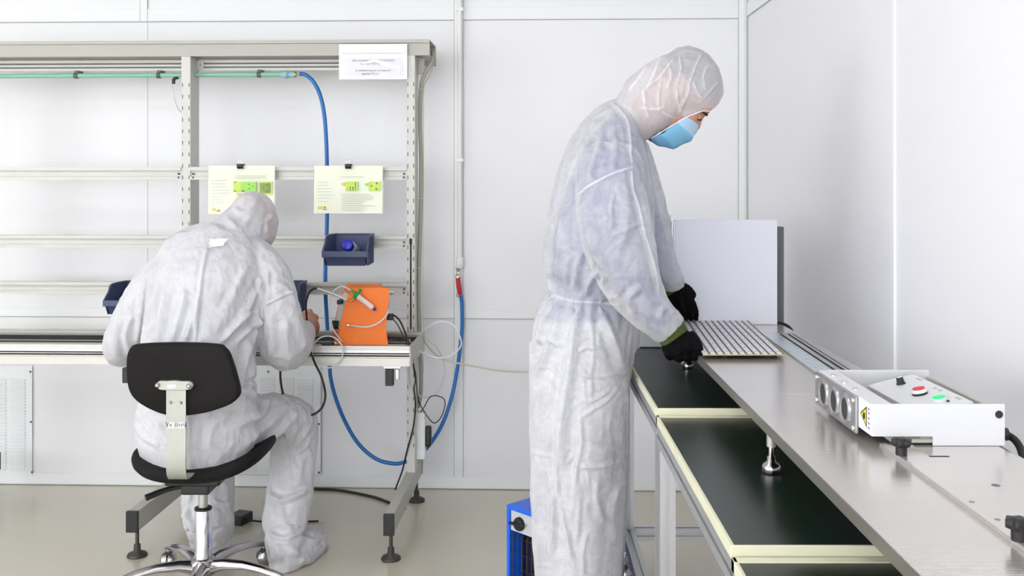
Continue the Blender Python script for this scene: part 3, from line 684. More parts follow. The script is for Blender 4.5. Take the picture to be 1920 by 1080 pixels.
# vacuum pen with black hose
pn = thing('vacuum_pen', 'slim silver pick-up pen with a looping black hose resting on the dispenser', 'pen', D3(620, 552, -.03))
b = MB(); b.tube([D3(595, 541, -.02), D3(625, 551.5, -.02), D3(650, 562, -.02)], lambda t: .0058-.0015*t, 12, 3); b.build('shaft', 'alu', pn)
hp = [D3(596, 541, -.02), D3(588, 541.5, -.02), D3(579, 550, -.02), D3(573.5, 570, -.02), D3(575, 595, -.02), D3(577, 618, -.03), D3(578, 645, -.06), D3(590, 680, -.1), D3(602, 705, -.12), D3(610, 738, -.12), D3(605, 762, -.12), D3(590, 776, -.12), D3(570, 779, -.12), D3(549, 768, -.12), D3(534, 747, -.12), D3(527, 720, -.12), D3(526, 692, -.1), D3(532, 668, -.03)]
b = MB(); b.tube(hp, .0042, 9, 6); b.build('hose', 'cable', pn)
# coiled clear tube at the front of the shelf
cpts = [D3(586+29*(1-math.cos(a_))-1, 660-30*math.sin(a_), -.045-.01*math.sin(a_*.5)) for a_ in [i*math.pi/8 for i in range(0, 24)]]
b = MB(); b.tube(cpts, .003, 8, 3); tag(b.build('tube_coil', 'tube'), 'loop of clear plastic tube over the front edge of the shelf by the worker\'s hand', 'tube')
# brass fitting lying on the shelf
q = D3(630, 632, -.012); b = MB(); b.lathe(Vector((q.x-.008, q.y, zsh+.008)), (1, 0, 0), [(.005, 0), (.008, .002), (.008, .010), (.005, .012), (.004, .022)], 10); tag(b.build('brass_fitting', 'brass'), 'small brass fitting on the shelf in front of the orange dispenser', 'fitting')
b = MB(); b.box(q.x-.055, q.x-.012, q.y-.006, q.y+.02, zsh+.0, zsh+.01); tag(b.build('hand_tool', 'black', None, .002), 'small dark tool lying on the shelf beside the worker\'s hand', 'tool')
# cables from the back of the dispenser
b = MB(); b.tube([D3(733, 594, .06), D3(740, 592, .05), D3(750, 602, .03), D3(759, 622, .01), D3(767, 645, -.02), D3(773, 664, .02), D3(776, 690, .05), D3(779, 712, .1), D3(776, 730, .25), WPW(779, 757, .39), WPW(775, 800, .39), WPW(764, 842, .385), WPW(755, 880, .35), WPW(746, 905, .34), WPW(741, 918, .33)], .0034, 8); b.build('power_cord', 'cable', ds)
# milky tube loop, cream cable
ring = [(775, 650, .1), (790, 625, .05), (812, 608, 0), (832, 603, 0), (852, 612, 0), (862, 630, 0), (865, 645, 0), (859, 656, 0), (843, 668, 0), (820, 671, 0), (800, 665, 0), (782, 655, .02), (770, 642, .05), (768, 637, .08)]
b = MB(); b.tube([D3(x, y, .15+dd) for x, y, dd in ring], .0032, 8); tag(b.build('tube_loop', 'tubew'), 'round loop of milky tube standing out past the end of the shelf', 'tube')
b = MB(); b.tube([WPW(795, 630, .45), WPW(806, 640, .3), WPW(820, 652, .25), WPW(829, 672, .2), WPW(834, 690, .16), WPW(833, 705, .15), WPW(827, 725, .15), WPW(812, 742, .2), WPW(795, 745, .3), WPW(779, 736, .37), WPW(767, 720, .385), WPW(763, 690, .39)], .0028, 8); tag(b.build('white_tube', 'tubew'), 'thin white tube dropping from the shelf end and curling behind the column', 'tube')
b = MB(); b.tube([WPW(793, 633, .42), WPW(805, 652, .36), WPW(822, 668, .3), WPW(845, 678, .26), WPW(880, 685, .2), WPW(930, 694, .14), WPW(970, 697, .08), WPW(1005, 696, .05), WPW(1060, 690, .03)], .0042, 8); tag(b.build('cream_cable', 'tubec'), 'cream cable strung from the shelf end across to the standing worker', 'cable')
# power strip with plug
ps = thing('power_strip', 'upright white power strip fixed beside the foot of the end column', 'power strip', WPW(788, 820, .3))
b = MB(W); wrect(b, 777.5, 774, 796.5, 862, .33, .28); b.build('strip_body', 'whitep', ps, .004)
b = MB(W); wrect(b, 781, 786, 796.8, 855, .331, .285); b.build('socket_face', 'whitep', ps, .003)
b = MB(W); u_ = COLS[2][1]; q = WP(780, 800, .3); b.box(u_, q[0]+.004, .29, .31, q[2]-.02, q[2]+.02); b.build('mount', 'clip', ps)
pl = thing('power_plug', 'chunky black plug adapter pushed into the white power strip', 'plug', WPW(801, 820, .3))
b = MB(W); wrect(b, 795.5, 801, 808, 838, .325, .285); b.build('plug_body', 'black', pl, .008, 3)
b = MB(W); q = WP(797, 838, .30); b.lathe((q[0], .3, q[2]+.004), (0, 0, -1), [(.005, 0), (.0035, .015)], 10); b.build('strain_relief', 'black', pl)
b = MB(); b.tube([D3(735, 597, .06), D3(745, 608, .05), D3(755, 628, .03), D3(761, 642, .0), D3(768, 656, -.01), D3(774, 680, .03), D3(780, 705, .1), WPW(783, 745, .36), WPW(793, 768, .33), WPW(806, 787, .31), WPW(815, 793, .3), WPW(826, 784, .3), WPW(834, 762, .3), WPW(832, 748, .3), WPW(818, 742, .3), WPW(806, 745, .3), WPW(796, 762, .3), WPW(785, 780, .32), WPW(778, 815, .33), WPW(781, 832, .32), WPW(791, 843, .3), WPW(797, 843, .29)], .0022, 7); b.build('plug_cord', 'cable', pl)
# floor cable and adapter
b = MB(); b.tube([PZ(560, 915.5, .006), PZ(590, 917, .006), PZ(630, 918.5, .006), PZ(670, 925, .006), PZ(705, 933, .006), PZ(729, 942, .006), PZ(760, 953, .006)], .006, 8); tag(b.build('floor_cable', 'cable'), 'thick black cable lying on the floor along the wall behind the rack foot', 'cable')
ad = thing('power_adapter', 'black power adapter brick on the floor between the seated worker\'s feet', 'adapter', PZ(448, 980, 0))
q = PZ(448, 981, 0); b = MB(); th = math.radians(-20)
R_ = lambda x, y, z: Vector((q.x+x*math.cos(th)-y*math.sin(th), q.y+x*math.sin(th)+y*math.cos(th), z))
b.T = R_; b.box(-.033, .034, -.03, .05, 0.0, .04); b.build('brick', 'black', ad, .005)
b = MB(); b.tube([R_(.034, .0, .02), R_(.055, .01, .014), R_(.09, .035, .006), R_(.16, .06, .005), R_(.3, .12, .005)], .004, 8); b.build('cord', 'cable', ad)

# ------------------------------------------------------------------ chair
cx, cyy = -1.084, 3.45
ch = thing('work_chair', 'black swivel work chair with small backrest, bare metal spine and polished five-arm base', 'chair', (cx, cyy, 0))
Yb = 3.17
def B3(px, py, dy=0): return P(px, py, Yb+dy)
out = [(247, 650), (262, 645), (330, 643.5), (405, 646), (420, 652), (431, 666), (443, 700), (451, 730), (450, 741), (443, 750), (430, 759), (410, 767), (385, 775), (355, 780), (330, 781.5), (312, 779.5), (290, 772), (270, 761), (255, 749), (245, 734), (240.5, 715), (239, 690), (240, 665)]
pts = catmull([Vector((B3(x, y).x, 0, B3(x, y).z)) for x, y in out], 3, True)
cxb = sum(p.x for p in pts)/len(pts); czb = sum(p.z for p in pts)/len(pts)
def ringb(sc, dy):
    r = []
    for p in pts:
        x = cxb+(p.x-cxb)*sc; z = czb+(p.z-czb)*sc
        r.append(Vector((x, Yb+dy+.6*(x-cxb)**2*-1, z)))
    return r
b = MB(); b.rings([ringb(.02, -.001), ringb(.5, -.001), ringb(.93, 0), ringb(.985, .004), ringb(1.0, .014), ringb(.995, .03), ringb(.97, .045), ringb(.9, .055), ringb(.4, .06), ringb(.02, .06)], True, True)
b.build('backrest', 'up', ch)
q = B3(236, 703, .02); b = MB(); b.box(q.x-.008, q.x+.012, q.y-.012, q.y+.012, q.z-.024, q.z+.024); b.build('height_knob', 'black', ch, .003)
# spine bracket: strip bent under the seat
xs = B3(332, 750).x; hw = .0305
b = MB()
path = [(Yb-.010, B3(0, 716).z), (Yb-.010, B3(0, 770).z), (Yb-.010, B3(0, 800).z), (Yb-.012, B3(0, 860).z), (Yb-.008, B3(0, 886).z), (Yb+.004, B3(0, 897).z), (Yb+.022, B3(0, 902).z), (Yb+.08, B3(0, 903).z), (Yb+.22, B3(0, 903).z)]
pv = catmull([Vector((0, y, z)) for y, z in path], 6)
for i in range(len(pv)-1):
    t = (pv[i+1]-pv[i]).normalized(); n = Vector((0, t.z, -t.y))*.005
    w0 = hw+ .001*0
    b.hexa([Vector((xs-w0, 0, 0))+pv[i], Vector((xs+w0, 0, 0))+pv[i], Vector((xs+w0, 0, 0))+pv[i+1], Vector((xs-w0, 0, 0))+pv[i+1],
            Vector((xs-w0, 0, 0))+pv[i]-n, Vector((xs+w0, 0, 0))+pv[i]-n, Vector((xs+w0, 0, 0))+pv[i+1]-n, Vector((xs-w0, 0, 0))+pv[i+1]-n])
b.build('spine', 'brack', ch)
b = MB(); pl_ = [(297, 716), (303, 712), (315, 712.5), (330, 711.5), (345, 713), (357, 713), (364, 717), (365, 722), (361, 728), (350, 730), (314, 730), (303, 729), (296, 723)]
b.prism([(B3(x, y).x, B3(x, y).z) for x, y in pl_], lambda p, q, d: (p, d, q), Yb-.017, Yb-.001); b.build('mounting_plate', 'brack', ch, .002)
for px, py, r in ((299, 720, .0095), (358, 721.5, .0095), (322, 753, .006), (341, 753.5, .006)):
    q = B3(px, py); b = MB(); yy = Yb-.017 if r > .007 else Yb-.010
    b.lathe(Vector((q.x, yy+.002, q.z)), (0, -1, 0), [(r*.9, 0), (r*.9, .004), (r*.55, .005), (r*.5, .010), (r*.3, .011)], 14); b.build('bolt', 'nickel', ch)
q0, q1 = B3(317, 719.5), B3(333, 726); b = MB(); b.box(q0.x, q1.x, Yb-.0180, Yb-.016, q1.z, q0.z); b.build('maker_label', 'paper', ch)
q0, q1 = B3(317.5, 790), B3(349, 801); b = MB(); b.box(q0.x, q1.x, Yb-.0135, Yb-.010, q1.z, q0.z); lb = b.build('handwritten_label', 'paper', ch)
qq = B3(333, 795.5); text('lettering', 'Ук ВНЧ', .019, frame_mtx(Vector((qq.x, Yb-.0138, qq.z)), (1, 0, -.04), (.04, 0, 1)), 'dark', ch)
text('lettering', '--------', .011, frame_mtx(Vector((B3(325, 723).x, Yb-.0182, B3(325, 722.6).z)), (1, 0, 0), (0, 0, 1)), 'ink2', ch)
# seat: saddle-shaped cushion
zse = .468
b = MB(); rs = []
def seat_ring(sc, dz):
    r = []
    for k in range(48):
        a_ = 2*math.pi*k/48; c_, s_ = math.cos(a_), math.sin(a_); e = .62
        x = .222*sc*abs(c_)**e*(1 if c_ > 0 else -1); y = .215*sc*abs(s_)**e*(1 if s_ > 0 else -1)
        z = .038*(abs(x)/.222)**2.4 - .02*max(0, (y-.12)/.1) + (.016 if x > 0 else 0)*(x/.232)**2
        r.append(Vector((cx+.008+x, cyy+.01+y, zse+dz+z)))
    return r
for sc, dz in ((.05, -.052), (.8, -.052), (.93, -.046), (.985, -.034), (1, -.018), (.985, -.005), (.92, 0), (.6, -.002), (.05, -.004)): rs.append(seat_ring(sc, dz))
b.rings(rs, True, True); b.build('seat', 'up', ch)
b = MB(); b.box(cx-.09, cx+.09, cyy-.12, cyy+.12, zse-.075, zse-.052); b.box(cx-.045, cx+.05, cyy-.10, cyy+.08, zse-.11, zse-.075); b.build('tilt_mechanism', 'black', ch, .006)
b = MB(); b.tube([(cx-.05, cyy-.05, zse-.095), (cx-.10, cyy-.07, zse-.10), (cx-.155, cyy-.11, zse-.115)], lambda t: .007+.004*t, 10, 3); b.build('lever', 'black', ch)
b = MB(); b.lathe((cx, cyy, .27), (0, 0, 1), [(.0155, 0), (.0155, .11)], 20); b.build('piston', 'alu', ch)
b = MB(); b.lathe((cx, cyy, .095), (0, 0, 1), [(.0285, 0), (.0285, .185), (.026, .187)], 28); gc = b.build('gas_column', 'chrome', ch)
b = MB(); b.lathe((cx, cyy, .2795), (0, 0, 1), [(.029, 0), (.029, .008), (.018, .009)], 24); b.build('collar', 'black', ch)
b = MB(); b.lathe((cx, cyy, .06), (0, 0, 1), [(.03, 0), (.042, .004), (.044, .05), (.033, .058)], 28); b.build('hub', 'polish', ch)
b = MB(); b.lathe((cx, cyy, .035), (0, 0, 1), [(.022, 0), (.024, .03)], 20); b.build('hub_plug', 'clip', ch)
for a_ in (60, 132, 204, 276, 348):
    r_ = math.radians(a_); d = Vector((math.cos(r_), math.sin(r_), 0)); s_ = Vector((-d.y, d.x, 0))
    rs = []
    for rr, zt_, h, w in ((.03, .113, .05, .030), (.08, .119, .038, .026), (.15, .117, .03, .022), (.22, .105, .025, .019), (.275, .088, .02, .016), (.295, .078, .015, .013)):
        c = Vector((cx, cyy, zt_))+d*rr
        rs.append([c+s_*(w*math.cos(q)*(.75 if math.sin(q) > 0 else 1))+Vector((0, 0, h*.5*(math.sin(q)-1))) for q in [2*math.pi*i/16 for i in range(16)]])
    b = MB(); b.rings(rs, True, True); arm = b.build('base_arm', 'polish', ch)
    c = Vector((cx, cyy, 0))+d*.288
    b = MB(); b.lathe(c+Vector((0, 0, .045)), (0, 0, 1), [(.006, 0), (.006, .03)], 10); b.mi = 1
    b.box(c.x-.012, c.x+.012, c.y-.012, c.y+.012, .04, .055); b.mi = 0
    ax = (s_*.8+d*.6).normalized()
    for sg_ in (-1, 1): b.lathe(c+Vector((0, 0, .0265))+ax*(.004*sg_), ax*sg_, [(.0265, 0), (.0265, .014), (.022, .02), (.006, .022)], 22)
    b.build('caster', ['polish', 'black'], arm)

# ------------------------------------------------------------------ blue heater
hc = Vector((-.050, 3.338, 0)); d1 = Vector((.69, -.724, 0)); d2 = Vector((.724, .69, 0))
hz = CH-(943.5-CY)*3.35/FL; hwd, hdp = .25, .27
ht = thing('fan_heater', 'blue boxy fan heater with black grille standing on the floor behind the standing worker', 'heater', hc)
HT = lambda a, c, z: hc+d1*a+d2*c+Vector((0, 0, z))
b = MB(HT); t_ = .014
b.box(0, hwd, .0, hdp, hz-t_, hz); b.box(0, t_, .0, hdp, .03, hz-t_); b.box(hwd-t_, hwd, 0, hdp, .03, hz-t_); b.box(0, hwd, .0, hdp, .03, .045); b.box(0, hwd, hdp-.01, hdp, .03, hz); b.build('housing', 'heat', ht, .003)
b = MB(HT); b.box(t_, hwd-t_, .008, .02, hz-.082, hz-t_); b.build('control_panel', 'heatp', ht)
b = MB(HT); b.box(t_, hwd-t_, .06, .07, .045, hz-.08); b.build('inner_duct', 'heatd', ht)
b = MB(HT); b.lathe((.057, .008, hz-.052), (0, -1, 0), [(.022, 0), (.022, .008), (.019, .014), (.01, .015)], 24); b.hexa([(.022, -.012, hz-.058), (.092, -.012, hz-.052), (.092, -.004, hz-.052), (.022, -.004, hz-.058), (.022, -.012, hz-.048), (.092, -.012, hz-.044), (.092, -.004, hz-.044), (.022, -.004, hz-.048)]); b.build('dial', 'black', ht, .001)
b = MB(HT)
for i in range(9):
    a = .028+i*.0225; b.tube([(a, .012, hz-.084), (a, .002, hz-.092), (a, .002, .05)], .0014, 6, 1)
z = hz-.10
while z > .05: b.tube([(t_, .004, z), (hwd-t_, .004, z)], .0014, 6, 1); z -= .05
b.build('grille', 'wire', ht)
b = MB(HT)
for a in (.02, hwd-.02):
    for c in (.03, hdp-.03): b.box(a-.012, a+.012, c-.012, c+.012, 0, .03)
b.build('feet', 'black', ht)
q = HT(.045, .12, hz); b = MB(); b.lathe(q, (0, 0, 1), [(.004, 0), (.004, .002), (.002, .003)], 10); b.build('screw', 'chrome', ht)

# ------------------------------------------------------------------ conveyor benches
BX0 = .3135; BX1 = .80
def extr(mb, p0, p1, w, h, up=(0, 0, 1)):
    """aluminium profile with a groove down the middle of each side"""
    p0, p1 = Vector(p0), Vector(p1); t = (p1-p0).normalized(); up = Vector(up); s = t.cross(up).normalized(); u = s.cross(t)
    g = .0042; dd = .006; hw, hh = w/2, h/2
    prof = [(-hw, -hh), (-g, -hh), (-g, -hh+dd), (g, -hh+dd), (g, -hh), (hw, -hh), (hw, -g), (hw-dd, -g), (hw-dd, g), (hw, g), (hw, hh), (g, hh), (g, hh-dd), (-g, hh-dd), (-g, hh), (-hw, hh), (-hw, g), (-hw+dd, g), (-hw+dd, -g), (-hw, -g)]
    L = (p1-p0).length
    mb.prism(prof, lambda a, c, d: p0+s*a+u*c+t*d, 0, L)
def bench(y0, y1, zt_, label, legs, rails, casters=True):
    t = thing('conveyor_bench', label, 'bench', (BX0, y1, 0), 'green belt conveyor benches')
    b = MB(); b.box(BX0+.007, BX1-.007, y0+.003, y1-.003, zt_-.012, zt_); b.build('belt_top', 'green_belt', t)
    b = MB(); e = .007
    b.box(BX0, BX0+e, y0, y1, zt_-.018, zt_+.0015); b.box(BX1-e, BX1, y0, y1, zt_-.018, zt_+.0015)
    b.box(BX0, BX1, y0-.002, y0+.003, zt_-.018, zt_+.0015); b.box(BX0, BX1, y1-.02, y1, zt_-.018, zt_+.0015); b.build('edge_band', 'tape', t, .0015)
    for X in (BX0+.022, BX1-.022):
        b = MB(); extr(b, (X, y0+.002, zt_-.042), (X, y1-.002, zt_-.042), .04, .045); b.build('side_rail', 'alu2', t)
    for Y in (y0+.022, y1-.022):
        b = MB(); extr(b, (BX0+.04, Y, zt_-.042), (BX1-.04, Y, zt_-.042), .04, .045); b.build('end_rail', 'alu2', t)
    for X in (BX0+.022, BX1-.022):
        for Y in legs:
            b = MB(); extr(b, (X, Y, .075), (X, Y, zt_-.064), .036, .036, (0, 1, 0)); lg = b.build('leg', 'alu2', t)
            c = MB(); c.lathe((X, Y, 0), (0, 0, 1), [(.022, 0), (.023, .005), (.021, .014), (.01, .02), (.008, .08)], 20); c.build('levelling_foot', 'foot', lg)
    for X in (BX0+.022, BX1-.022):
        b = MB(); extr(b, (X, legs[0]+.02, .285), (X, legs[-1]-.02, .285), .036, .036); b.build('lower_rail', 'alu2', t)
    for Y in rails:
        b = MB(); extr(b, (BX0+.042, Y, .285), (BX1-.042, Y, .285), .036, .036); b.build('cross_rail', 'alu2', t)
    return t
far_bench = bench(2.372, 3.56, .865, 'farthest green belt bench, at the standing worker\'s waist below the white cabinet', (2.392, 3.2), (3.2,))
bench(1.523, 2.366, .850, 'middle green belt bench with the steel table\'s post standing on it', (1.545, 2.342), (2.342,))
bench(.55, 1.515, .835, 'nearest green belt bench, cut off by the bottom of the photo', (.572, 1.491), (1.491,))
# chrome ball end and curved bracket under the far bench
b = MB(); c = P(1171, 1074, 3.15); b.lathe(c-Vector((0, 0, .03)), (0, 0, 1), [(.004, 0), (.02, .006), (.027, .022), (.027, .034), (.02, .05), (.006, .056)], 20)
b.tube([c+Vector((0, 0, .024)), c+Vector((0, 0, .06)), Vector((BX0+.022, 3.16, .262))], .007, 10, 3); b.build('hanging_handle', 'polish', far_bench)

# ------------------------------------------------------------------ steel work table on the benches
ZT = .95; SX0, SX1 = .4545, .812
st = thing('steel_table', 'long brushed steel table top standing on adjustable posts above the green benches', 'table', (SX0, 2.1375, .85))
for i, (y0, y1) in enumerate(((2.1375, 3.178), (.62, 2.1365))):
    b = MB(); b.box(SX0, SX1, y0, y1, ZT-.003, ZT); b.box(SX0, SX0+.003, y0, y1, ZT-.021, ZT-.003); b.box(SX1-.003, SX1, y0, y1, ZT-.021, ZT-.003)
    b.mi = 1; b.box(SX0-.0006, SX0, y0, y1, ZT-.0208, ZT-.0008); b.mi = 0
    b.build('table_plate', ['steel', 'steel_e'], st, .0008)
b = MB(); b.box(SX0+.003, SX1-.003, .63, 3.17, ZT-.02, ZT-.004); b.build('under_frame', 'steel_e', st)
for px, py, zb_, yk in ((1442, 887, .85, None), (1286, 691, .865, None)):
    q = PZ(px, py, zb_)
    for dx in (0, .27):
        x, y = q.x+dx+.004, q.y
        b = MB(); b.lathe((x, y, zb_+.0015), (0, 0, 1), [(.0165, 0), (.0175, .004), (.0175, .012), (.015, .016), (.008, .021), (.0075, .03), (.0045, .031), (.0045, .055)], 24); pf = b.build('post_foot', 'polish', st)
        b = MB(); b.lathe((x, y, zb_+.05), (0, 0, 1), [(.0085, 0), (.0085, ZT-.02-zb_-.05)], 18); b.build('post', 'alu', st)
# guide strip plate and clamp knobs at the near end
b = MB(); b.prism([(.607, .62), (.607, 1.72), (.80, 1.72), (.80, .62)], lambda p, q, d: (p, q, d), ZT, ZT+.004); b.build('raised_plate', 'steel', st, .0006)
b = MB(); b.box(.607, .655, .62, 1.70, ZT+.004, ZT+.0065); gs = b.build('guide_strip', 'steel', st, .0006)
for px, py in ((1822, 941), (1870, 974)):
    q = PZ(px, py, ZT+.0065); b = MB(); b.lathe((q.x, q.y, ZT+.0065), (0, 0, 1), [(.004, 0), (.004, .0004)], 12); b.build('screw_hole', 'steel_e', gs)
for px, py in ((1690, 853), (1910, 1013)):
    q = PZ(px, py, ZT+.0065)
    b = MB(); x, y, z = q.x, q.y, ZT+.0065
    b.lathe((x, y, z), (0, 0, 1), [(.009, 0), (.009, .016)], 20)
    star = []
    for r_, h in ((.009, .013), (None, .016), (None, .026), (.006, .028)):
        star.append([Vector((x+math.cos(a)*(r_ or .0145+.002*math.cos(6*a)), y+math.sin(a)*(r_ or .0145+.002*math.cos(6*a)), z+h)) for a in [2*math.pi*i/48 for i in range(48)]])
    b.rings(star, True, True); b.build('clamp_knob', 'black', st)
q0, q1 = PZ(1711, 855.5, ZT+.004), PZ(1783, 858, ZT+.004)
b = MB(); b.box(q0.x, q1.x, q0.y-.0035, q0.y+.0015, ZT+.004, ZT+.0044); b.build('adjustment_slot', 'slot', st)
b = MB(); q = PZ(1867, 910, ZT+.004); b.lathe((q.x, q.y, ZT+.004), (0, 0, 1), [(.0065, 0), (.006, .0004)], 16); b.build('blind_hole', 'grey_d', st)
# guide rail with protective film
gr = thing('guide_rail', 'long aluminium guide rail with pale protective film on the steel table', 'rail', (.72, 2.4, ZT))
def GR(x, y, z): return Vector((x+.028*(y-2.0), y, z))
b = MB(GR); b.box(.672, .745, 2.012, 2.96, ZT, ZT+.004); b.box(.745, .770, 2.012, 2.96, ZT, ZT+.006); b.mi = 1
for x in (.722, .744, .756): b.box(x, x+.003, 2.012, 2.93, ZT+.004, ZT+.0064)
b.build('rail_bar', ['alu2', 'slot'], gr)
b = MB(GR); b.box(.674, .720, 2.012, 2.955, ZT+.004, ZT+.0046); b.build('film', 'film', gr)

# ------------------------------------------------------------------ separator machine
FX0, FX1, FY0, FY1, FZ1 = .5875, .811, 1.70, 2.008, 1.0245
mc = thing('separating_machine', 'white board separating machine with three round blade windows and sloping control panel', 'machine', (.7, 1.85, ZT))
zc = FZ1-.0545
b = MB(); b.prism([(FX0, zc), (FX0+.101, zc), (FX0+.103, zc-.002), (FX0+.103, ZT+.0045), (FX1, ZT+.0045), (FX1, FZ1), (FX0, FZ1)], lambda p, q, d: (p, d, q), FY0, FY0+.004); b.build('front_plate', 'white', mc, .0008)
b = MB(); b.box(FX0+.02, FX1-.005, FY1-.004, FY1, ZT+.007, FZ1); b.build('rear_plate', 'white', mc, .0008)
b = MB(); b.box(FX0, FX0+.036, FY0+.004, FY1, zc, FZ1-.0005); b.build('blade_bar', 'white', mc, .0015)
b = MB(); b.box(FX0+.036, FX1-.005, FY0+.006, FY1-.006, ZT+.008, ZT+.014); b.box(FX1-.012, FX1-.005, FY0+.006, FY1-.006, ZT+.014, FZ1-.012); b.build('tray', 'frame_d', mc)
b = MB(); b.box(FX0+.03, FX0+.11, FY0+.05, FY1-.02, ZT+.0075, zc); b.build('carriage_base', 'steel_e', mc)
q = P(1873, 777, FY0); b = MB(); b.lathe((q.x, FY0, q.z), (0, -1, 0), [(.0065, -.001), (.0065, .0012)], 18); b.build('cable_hole', 'hole', mc)
# control panel
pc = [Vector((.673, 1.972, 1.0015)), Vector((.762, 1.972, 1.0235)), Vector((.762, 1.71, 1.0265)), Vector((.673, 1.71, 1.0045))]
nrm = (pc[1]-pc[0]).cross(pc[3]-pc[0]).normalized(); nrm = nrm if nrm.z > 0 else -nrm
b = MB(); b.hexa([p for p in pc]+[p-nrm*.004 for p in pc]); cpn = b.build('control_panel', 'white', mc, .0006)
b = MB(); b.hexa([pc[0]-nrm*.004, pc[1]-nrm*.004, pc[2]-nrm*.004, pc[3]-nrm*.004]+[Vector((p.x, p.y, ZT+.014)) for p in pc]); b.build('panel_box', 'frame_d', mc)
def on_panel(px, py):
    d = P(px, py, 1.0)-Vector((0, 0, CH)); d0 = Vector((0, 0, CH)); t = (pc[0]-d0).dot(nrm)/d.dot(nrm); return d0+d*t
q = on_panel(1689.5, 720); b = MB(); b.lathe(q, nrm, [(.0085, 0), (.0085, .002), (.0072, .003), (.0062, .0125), (.005, .0135)], 20); b.mi = 1; b.lathe(q+nrm*.0126, nrm, [(.0055, 0), (.005, .0012)], 16); b.build('speed_knob', ['black', 'white'], mc)
q = on_panel(1725, 739); b = MB(); b.lathe(q, nrm, [(.0135, 0), (.0135, .004)], 24); b.mi = 1; b.lathe(q+nrm*.004, nrm, [(.0135, 0), (.013, .0045), (.011, .006)], 24); b.mi = 2; b.lathe(q+nrm*.0098, nrm, [(.0112, 0), (.0105, .002), (.006, .0026)], 24); b.build('stop_button', ['black', 'white', 'redb'], mc)
q = on_panel(1762, 751); b = MB(); b.lathe(q, nrm, [(.0135, 0), (.013, .0045), (.011, .006)], 24); b.mi = 1; b.lathe(q+nrm*.0058, nrm, [(.0112, 0), (.0105, .002), (.006, .0026)], 24); b.build('start_button', ['white', 'grnb'], mc)
for i in (0, 1, 3): 
    c = sum(pc, Vector())/4; q = pc[i].lerp(c, .07); b = MB(); b.lathe(q, nrm, [(.003, 0), (.003, .001), (.0015, .0016)], 10); b.build('screw', 'nickel', mc)
# unreadable captions as small marks next to the controls
b = MB(); ya = (pc[3]-pc[0]).normalized(); xa = (pc[1]-pc[0]).normalized()
for px, py, n in ((1724, 711.5, 4), (1754, 728, 2), (1763, 732, 2), (1797, 747, 3)):
    q = on_panel(px, py)
    for i in range(n):
        c = q+ya*(.007*(i-(n-1)/2)); 
        for du, dv in ((.0022, -.0012), (-.0004, .0008), (-.0022, -.0004)): b.hexa([c+xa*(du-.0005)+ya*(-.002+dv*.3), c+xa*(du+.0005)+ya*(-.002+dv*.3), c+xa*(du+.0005)+ya*.002, c+xa*(du-.0005)+ya*.002]+[v+nrm*.0003 for v in (c+xa*(du-.0005)+ya*(-.002+dv*.3), c+xa*(du+.0005)+ya*(-.002+dv*.3), c+xa*(du+.0005)+ya*.002, c+xa*(du-.0005)+ya*.002)])
b.build('caption_marks', 'ink2', mc)
q = on_panel(1778.5, 752.5); b = MB(); b.hexa([q-xa*.003-ya*.002, q+xa*.001-ya*.002, q+xa*.001+ya*.003, q-xa*.003+ya*.003]+[v+nrm*.002 for v in (q-xa*.003-ya*.002, q+xa*.001-ya*.002, q+xa*.001+ya*.003, q-xa*.003+ya*.003)]); b.build('indicator', 'dark', mc)
# guard plate with three windows on the side facing the operator
gx = FX0-.006
b = MB(); b.box(gx, FX0, 1.765, 2.008, zc-.012, FZ1-.001); gp = b.build('guard_plate', 'acryl', mc, .002)
for yy in (1.948, 1.882, 1.818):
    zz = (zc+FZ1)/2-.007
    b = MB(); b.lathe((gx+.001, yy, zz), (-1, 0, 0), [(.029, 0), (.0275, .004), (.024, .006), (.0225, .0055), (.0195, .003)], 32); b.mi = 1; b.lathe((gx-.001, yy, zz), (-1, 0, 0), [(.0195, 0), (.019, .0012)], 28)
    b.build('blade_window', ['acryl', 'hole'], mc)
    b = MB(); b.lathe((FX0+.012, yy, FZ1-.001), (0, 0, 1), [(.0052, 0), (.0052, .003), (.003, .004)], 12); b.build('cap_screw', 'nickel', mc)
for yy, zz in ((1.995, FZ1-.012), (1.775, FZ1-.010), (1.775, zc-.004), (1.995, zc-.002)):
    b = MB(); b.lathe((gx, yy, zz), (-1, 0, 0), [(.005, 0), (.005, .003), (.003, .004)], 12); b.build('cap_screw', 'nickel', gp)
b = MB(); b.box(FX0-.0008, FX0, 1.703, 1.764, zc+.001, FZ1-.002); wl = b.build('warning_label', 'paper', mc)
def side(y, z, d=0): return Vector((FX0-.0008-d, y, z))
zm_ = (zc+FZ1)/2
tri = [(1.755, zm_+.006), (1.723, zm_+.024), (1.723, zm_-.019)]
tri = [(1.7545, zm_+.0005), (1.7225, zm_+.0185), (1.7225, zm_-.0175)]
b = MB(); b.prism(tri, lambda p, q, d: side(p, q, d), 0, .0004); b.mi = 1
ct = (sum(p for p, q in tri)/3, sum(q for p, q in tri)/3)
b.prism([(ct[0]+(p-ct[0])*.74, ct[1]+(q-ct[1])*.74) for p, q in tri], lambda p, q, d: side(p, q, d), 0, .0007); b.mi = 0
hand = [(1.741, zm_-.001), (1.736, zm_+.006), (1.733, zm_+.0045), (1.729, zm_+.006), (1.729, zm_-.002), (1.732, zm_-.0065), (1.737, zm_-.0055)]
b.prism(hand, lambda p, q, d: side(p, q, d), 0, .001); b.build('hazard_triangle', ['dark', 'yel'], wl)
b = MB()
for zz in (.016, .009, 0, -.008, -.016): 
    for k in range(3): b.box(FX0-.0012, FX0-.0006, 1.709+.0028*k, 1.711+.0028*k, zm_+zz-.0022+.0006*k, zm_+zz+.0022-.0005*k)
b.build('caption_marks', 'ink2', wl)
